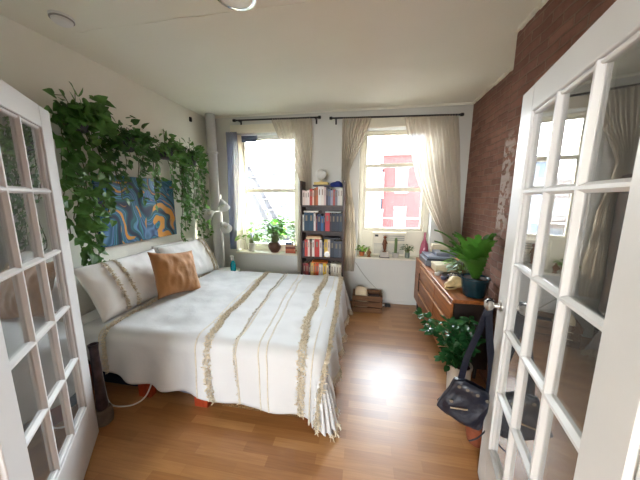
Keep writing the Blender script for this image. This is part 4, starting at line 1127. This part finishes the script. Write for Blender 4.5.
# cream tote
t=thing('tote_bag','cream canvas tote bag with navy print standing behind the blue bag','tote bag',(.86,1.72,0))
def tote_panel(side):
    def fn(u,v):
        x=.80+.02*math.sin(u*3)+ .0; 
        yy=1.52+.33*u; zz=.16+.60*v
        bul=.045*math.sin(PI*u)*(1-.5*v)*side
        return (.94+bul+.01*noise.noise(Vector((u*3,v*3,side)))-.05*v*0,yy,zz)
    return fn
def printmat():
    m,nt,o=newmat('canvas_navy_print'); p=N(nt,'ShaderNodeBsdfPrincipled'); nt.links.new(p.outputs[0],o.inputs[0]); p.inputs['Roughness'].default_value=.9
    tc=N(nt,'ShaderNodeTexCoord'); v=N(nt,'ShaderNodeTexVoronoi',feature='DISTANCE_TO_EDGE'); v.inputs['Scale'].default_value=13
    nz=N(nt,'ShaderNodeTexNoise'); nz.inputs['Scale'].default_value=9
    nt.links.new(tc.outputs['Object'],nz.inputs[0]); nt.links.new(nz.outputs['Color'],v.inputs['Vector'])
    r=N(nt,'ShaderNodeValToRGB'); r.color_ramp.interpolation='CONSTANT'; r.color_ramp.elements[0].color=c4(srgb(34,40,72)); r.color_ramp.elements[1].position=.10; r.color_ramp.elements[1].color=c4(srgb(214,204,184))
    sp=N(nt,'ShaderNodeTexNoise'); sp.inputs['Scale'].default_value=16; nt.links.new(tc.outputs['Object'],sp.inputs[0])
    r2_=N(nt,'ShaderNodeValToRGB'); r2_.color_ramp.interpolation='CONSTANT'; r2_.color_ramp.elements[0].color=c4(srgb(214,204,184)); r2_.color_ramp.elements[1].position=.58; r2_.color_ramp.elements[1].color=c4(srgb(40,46,80))
    nt.links.new(sp.outputs[0],r2_.inputs[0]); nt.links.new(r2_.outputs[0],p.inputs['Base Color'])
    return m
q=MB(); q.grid(tote_panel(-1),14,14); q.grid(tote_panel(1),14,14)
q.v=[(x,y,z-.155) for x,y,z in q.v]
q.build('bag_body',printmat(),t,True)
for sx in (-.02,.02):
    P=smooth_path([(.94+sx,1.60,.59),(.94+sx,1.62,.68),(.94+sx,1.68,.74),(.94+sx,1.75,.68),(.94+sx,1.77,.59)],8); MB().strip(P,.022,.003,(0,1,0)).build('handle',pm('canvas_cream',srgb(214,204,184),.9),t)

# navy bag hanging from the knob of the right door
kp=MR@Vector((.055,-.05,1.045))
M_navy=pm('navy_leather',srgb(10,14,30),.42,var=.2,scale=20,bump=.3,bscale=50)
t=thing('shoulder_bag','navy blue leather shoulder bag hanging from the right door knob','bag',(.58,1.37,.40))
bc=Vector((.585,1.375,.47))
Mb_=Matrix.Translation(bc)@Matrix.Rotation(-.25,4,'Z')@Matrix.Rotation(.30,4,'Y')
def bagf(u,v):
    a=2*PI*u; z=-.14+.25*v
    wx=.122-.03*v; wy=.045*(1-.35*v)
    e=.55
    def se(c_,p_): return math.copysign(abs(c_)**p_,c_)
    k=min(1,v/.12)**.5*(1-.45*max(0,(v-.93)/.07))
    n=.010*noise.noise(Vector((math.cos(a)*2,math.sin(a)*2,v*4)))
    return tuple(Mb_@Vector((wx*se(math.cos(a),e)*k+n,wy*se(math.sin(a),e)*k+n,z)))
m=MB().grid(bagf,44,24,True); m.build('bag_body',M_navy,t,True)
q=MB(); 
for i,(x,z) in enumerate(((-.07,.075),(-.03,.08),(.02,.08),(.07,.075),(-.075,-.02))): 
    Mx=Mb_@Matrix.Translation((x,-.046+.012*(z>0),z))@Matrix.Rotation(PI/2,4,'X'); q.lathe([(.004,0),(.009,0),(.009,.003),(.004,.003)],(0,0,0),12,Mx)
q.build('eyelet',pm('antique_brass',(.22,.2,.16),.45,1),t,'auto')
q=MB(); q.box(-.085,-.0,-.055,-.05,-.02,-.014,0,Mb_@Matrix.Rotation(-.5,4,'Y')); q.build('zip',pm('brass_zip',(.6,.52,.38),.3,1),t)
topL=Mb_@Vector((-.07,0,.105)); topR=Mb_@Vector((.07,0,.105))
for tp,sgn in ((topL,-1),(topR,1)):
    P=smooth_path([tp,tp+(kp-tp)*.33+Vector((.012*sgn,0,-.01)),tp+(kp-tp)*.7,kp+Vector((.0,.012*sgn,.03-.0))],8)
    MB().strip(P,.036,.005,(1,.2,.2)).build('strap',M_navy,t)
P=smooth_path([Mb_@Vector((.09,0,.08)),Mb_@Vector((.14,-.01,-.02)),Mb_@Vector((.13,-.01,-.16)),Mb_@Vector((.10,-.01,-.22))],6)
MB().tube(P,.004,6).build('drawstring',M_navy,t,True)

# ------------------------------------------------------------------ crate by the bookshelf
M_crate=wood_mat('crate_pine',srgb(92,60,36),srgb(122,84,50),0,.7)
t=thing('wooden_crate','open wooden slat crate on the floor between bookshelf and right window','crate',(.06,3.53,0))
x0,x1,y0,y1=-.14,.27,3.40,3.68
for yy in (y0,y1-.012):
    for k in range(3): MB().box(x0,x1,yy,yy+.012,.008+k*.083,.078+k*.083,.002).build('slat',M_crate,t)
for xx in (x0,x1-.012):
    for k in range(3): MB().box(xx,xx+.012,y0+.0125,y1-.0125,.008+k*.083,.078+k*.083,.002).build('slat',M_crate,t)
MB().box(x0+.012,x1-.012,y0+.013,y1-.013,.0,.012).build('base_board',M_crate,t)
q=MB()
for xx in (x0+.013,x1-.031):
    for yy in (y0+.013,y1-.031): q.box(xx,xx+.018,yy,yy+.018,.013,.243)
q.build('corner_post',M_crate,t)
tg(MB().box(.09,.24,3.45,3.63,.013,.20,.004).build('record_box',pm('maroon_black_card',srgb(46,28,30),.8)),'dark maroon box standing in the wooden crate','box')
mb=MB(); rbox(mb,-.11,.07,3.44,3.64,.013,.31,.05,jit=.3)
tg(mb.build('cream_towel',pm('cream_towel_cloth',srgb(224,206,176),.95,bump=.5,bscale=50),None,True),'rolled cream towel sticking out of the wooden crate','towel')
t=thing('power_adapter','small black power adapter on the floor by the wall under the right window','adapter',(.36,3.68,0))
MB().box(.33,.41,3.64,3.70,0,.04,.008).build('adapter_body',M_black,t)
MB().tube(smooth_path([(.335,3.67,.02),(.31,3.66,.006),(.285,3.72,.006),(.30,3.77,.05),(.285,3.785,.12)]),.005,6).build('cord',M_black,t,True)
MB().box(.29,.325,3.66,3.70,.0,.03,.005).build('plug',M_white,t)
tg(MB().tube(smooth_path([(-.12,3.785,.62),(.02,3.775,.42),(.18,3.775,.25),(.30,3.78,.15)]),.004,6).build('wall_cord',pm('grey_cord',srgb(170,165,155),.6),None,True),'thin pale cord running diagonally down the wall under the right window','cord')

# ------------------------------------------------------------------ outside
M_bld=brick_mat('street_red_brick',(.085,.02,.02),(.07,.017,.017),(.075,.03,.028),'y',.22,.075,.01,vary=False)
M_pale=pm('pale_stucco',(.1,.097,.094),.9,var=.04)
M_dkglass=pm('dark_pane',(.03,.038,.048),.15)
def building(lab,x0,x1,y,zt,mat,wins,dy=8,par=True,zb=-9):
    r=thing('building',lab,'building',((x0+x1)/2,y,zb))
    MB().box(x0,x1,y,y+dy,zb,zt).build('facade',mat,r)
    if par: MB().box(x0-.08,x1+.08,y-.18,y+.2,zt-.15,zt+.12,.03).build('cornice',M_pale,r)
    for (a,b,c,d) in wins:
        q=MB(); q.box(a-.09,b+.09,y-.08,y+.02,c-.12,c); q.box(a-.09,b+.09,y-.08,y+.02,d,d+.16); q.box(a-.07,a,y-.05,y+.02,c,d); q.box(b,b+.07,y-.05,y+.02,c,d); q.box(a,b,y-.05,y+.02,(c+d)/2-.04,(c+d)/2+.04)
        w=q.build('window',M_pale,r); MB().box(a,b,y-.03,y-.01,c,d).build('pane',M_dkglass,w)
    return r
wins=[]
for i in range(5):
    for j in range(4):
        xa=1.78+i*2.1; za=2.3-j*2.3 -(.0)
        wins.append((xa,xa+.55,za-.3,za+.95))
building('red brick building across the street, seen through the right window',1.0,12,16,4.2,M_bld,wins)
tg(MB().box(1.0,4.6,17.2,20,4.25,5.5).build('roof_bulkhead',pm('sky_blue_paint',(.016,.042,.09),.7)),'blue painted bulkhead on the roof of the red brick building','bulkhead')
wins=[(-.9+i*.75,-.55+i*.75,z,z+1.2) for i in range(3) for z in (-.4,-2.8,1.7)]
building('pale narrow building beside the red brick one across the street',-1.3,.92,15.6,3.4,pm('pale_blue_render',(.05,.062,.085),.9),wins)
wins=[(-19+i*2,-18.2+i*2,z,z+1.2) for i in range(5) for z in (-1.5,.7)]
building('pale grey apartment building far off, through the left window',-20,-8.5,30,4.6,pm('grey_render',(.055,.052,.062),.9),wins)
wins=[(-7.4+i*1.6,-6.8+i*1.6,z,z+1.1) for i in range(4) for z in (-2,.4)]
building('low tan building beyond the trees, through the left window',-8.2,-1.6,27,3.2,pm('tan_brick_far',(.07,.052,.042),.9),wins)
tg(MB().box(-40,40,4.5,90,-9.2,-9).build('street_ground',pm('street_asphalt',(.08,.08,.08),.95)),'grey street and yards far below the windows','ground'); bpy.data.objects['street_ground']['kind']='structure'
def tree(lab,c,r,h,mat,seed,n=520):
    rg=random.Random(seed); c=Vector(c); root=thing('tree',lab,'tree',(c.x,c.y,-9),'trees behind the houses')
    MB().tube([(c.x,c.y,-9),(c.x+.1,c.y,-4),(c.x,c.y,c.z)],[.22,.16,.08],8).build('trunk',pm('bark',srgb(90,76,62),.9),root,True)
    lf=MB()
    for i in range(n):
        v=Vector((rg.gauss(0,1),rg.gauss(0,1),rg.gauss(0,1))).normalized()*r*rg.uniform(.55,1.05); v.z*=h/r
        v*=1+.25*noise.noise(v*.8)
        lf.leaf(c+v,Vector((rg.uniform(-1,1),rg.uniform(-1,1),rg.uniform(-1,.4))),v,rg.uniform(.25,.45),.28,.2,.2,'oval')
    lf.build('crown',mat,root)
M_tree=pm('tree_leaf',(.03,.045,.014),.6,var=.3,trans=.4)
tree('bushy green tree seen low through the left window, left one',(-9.0,15,-2.0),1.7,1.6,M_tree,1)
tree('bushy green tree seen low through the left window, right one',(-4.6,13,-1.7),1.6,1.5,M_tree,2)
tree('green tree seen low through the left window behind the fire escape',(-7.2,20,-1.2),2.0,1.6,M_tree,3)
# fire escape outside the left window
M_iron=pm('painted_iron',(.02,.02,.026),.6)
t=thing('fire_escape','dark iron fire escape stair and railing outside the left window','fire escape',(-1.9,4.9,.3))
q=MB(); a0=Vector((-2.75,4.95,2.75)); a1=Vector((-1.45,4.95,.35))
for yy in (4.72,5.22): q.strip([(a0.x,yy,a0.z),(a1.x,yy,a1.z)],.10,.014,(0,0,1))
q.build('stringer',M_iron,t)
for k in range(11):
    p=a0+(a1-a0)*(k+.5)/11; MB().box(p.x-.09,p.x+.09,4.73,5.21,p.z-.012,p.z+.012).build('tread',M_iron,t)
q=MB()
for yy in (4.72,5.22): q.tube([(a0.x,yy,a0.z+.75),(a1.x,yy,a1.z+.75)],.014,6)
for z in (.55,.85,1.15,1.38): q.tube([(-2.7,5.45,z),(-.7,5.45,z)],.013,6)
for i in range(9): q.tube([(-2.7+i*.25,5.45,.33),(-2.7+i*.25,5.45,1.38)],.01,6)
q.build('railing',M_iron,t)
q=MB()
for i in range(15): q.box(-2.7,-.7,4.3+i*.08,4.34+i*.08,.30,.325)
q.box(-2.72,-2.68,4.12,5.5,.27,.33); q.box(-.72,-.68,4.12,5.5,.27,.33)
q.build('platform',M_iron,t)

# ------------------------------------------------------------------ light
w=bpy.data.worlds.new('sky'); SC.world=w; w.use_nodes=True; nt=w.node_tree; nt.nodes.clear()
o=nt.nodes.new('ShaderNodeOutputWorld'); bg=nt.nodes.new('ShaderNodeBackground'); nt.links.new(bg.outputs[0],o.inputs[0])
tc=nt.nodes.new('ShaderNodeTexCoord'); sp=nt.nodes.new('ShaderNodeSeparateXYZ'); nt.links.new(tc.outputs['Generated'],sp.inputs[0])
r=nt.nodes.new('ShaderNodeValToRGB'); r.color_ramp.elements[0].position=.0; r.color_ramp.elements[0].color=(.96,.985,1,1); r.color_ramp.elements[1].position=.8; r.color_ramp.elements[1].color=(.72,.84,1,1)
nt.links.new(sp.outputs['Z'],r.inputs[0]); nt.links.new(r.outputs[0],bg.inputs[0]); bg.inputs[1].default_value=15.0
def sun(d,s,ang,col):
    l=bpy.data.lights.new('sun','SUN'); l.energy=s; l.angle=ang; l.color=col; o=bpy.data.objects.new('sun',l); COL.objects.link(o)
    o.rotation_euler=Vector(d).to_track_quat('-Z','Y').to_euler()
sun((-.72,-.36,-.62),22,.01,(1,.93,.8))
def portal(x0,x1,y,z0,z1,dirn):
    l=bpy.data.lights.new('window_portal','AREA'); l.shape='RECTANGLE'; l.size=x1-x0; l.size_y=z1-z0; l.cycles.is_portal=True
    o=bpy.data.objects.new('window_portal',l); COL.objects.link(o); o.location=((x0+x1)/2,y,(z0+z1)/2)
    o.rotation_euler=Vector((0,dirn,0)).to_track_quat('-Z','Z').to_euler()
portal(W1[0],W1[1],DB+.01,ZS,ZH,-1); portal(W2[0],W2[1],DB+.01,ZS,ZH,-1); portal(-1.4,-.1,yb-.01,.8,2.4,1)
SC.view_settings.view_transform='Standard'; SC.view_settings.look='None'; SC.view_settings.gamma=1; SC.view_settings.use_curve_mapping=False
SC.view_settings.exposure=1.5
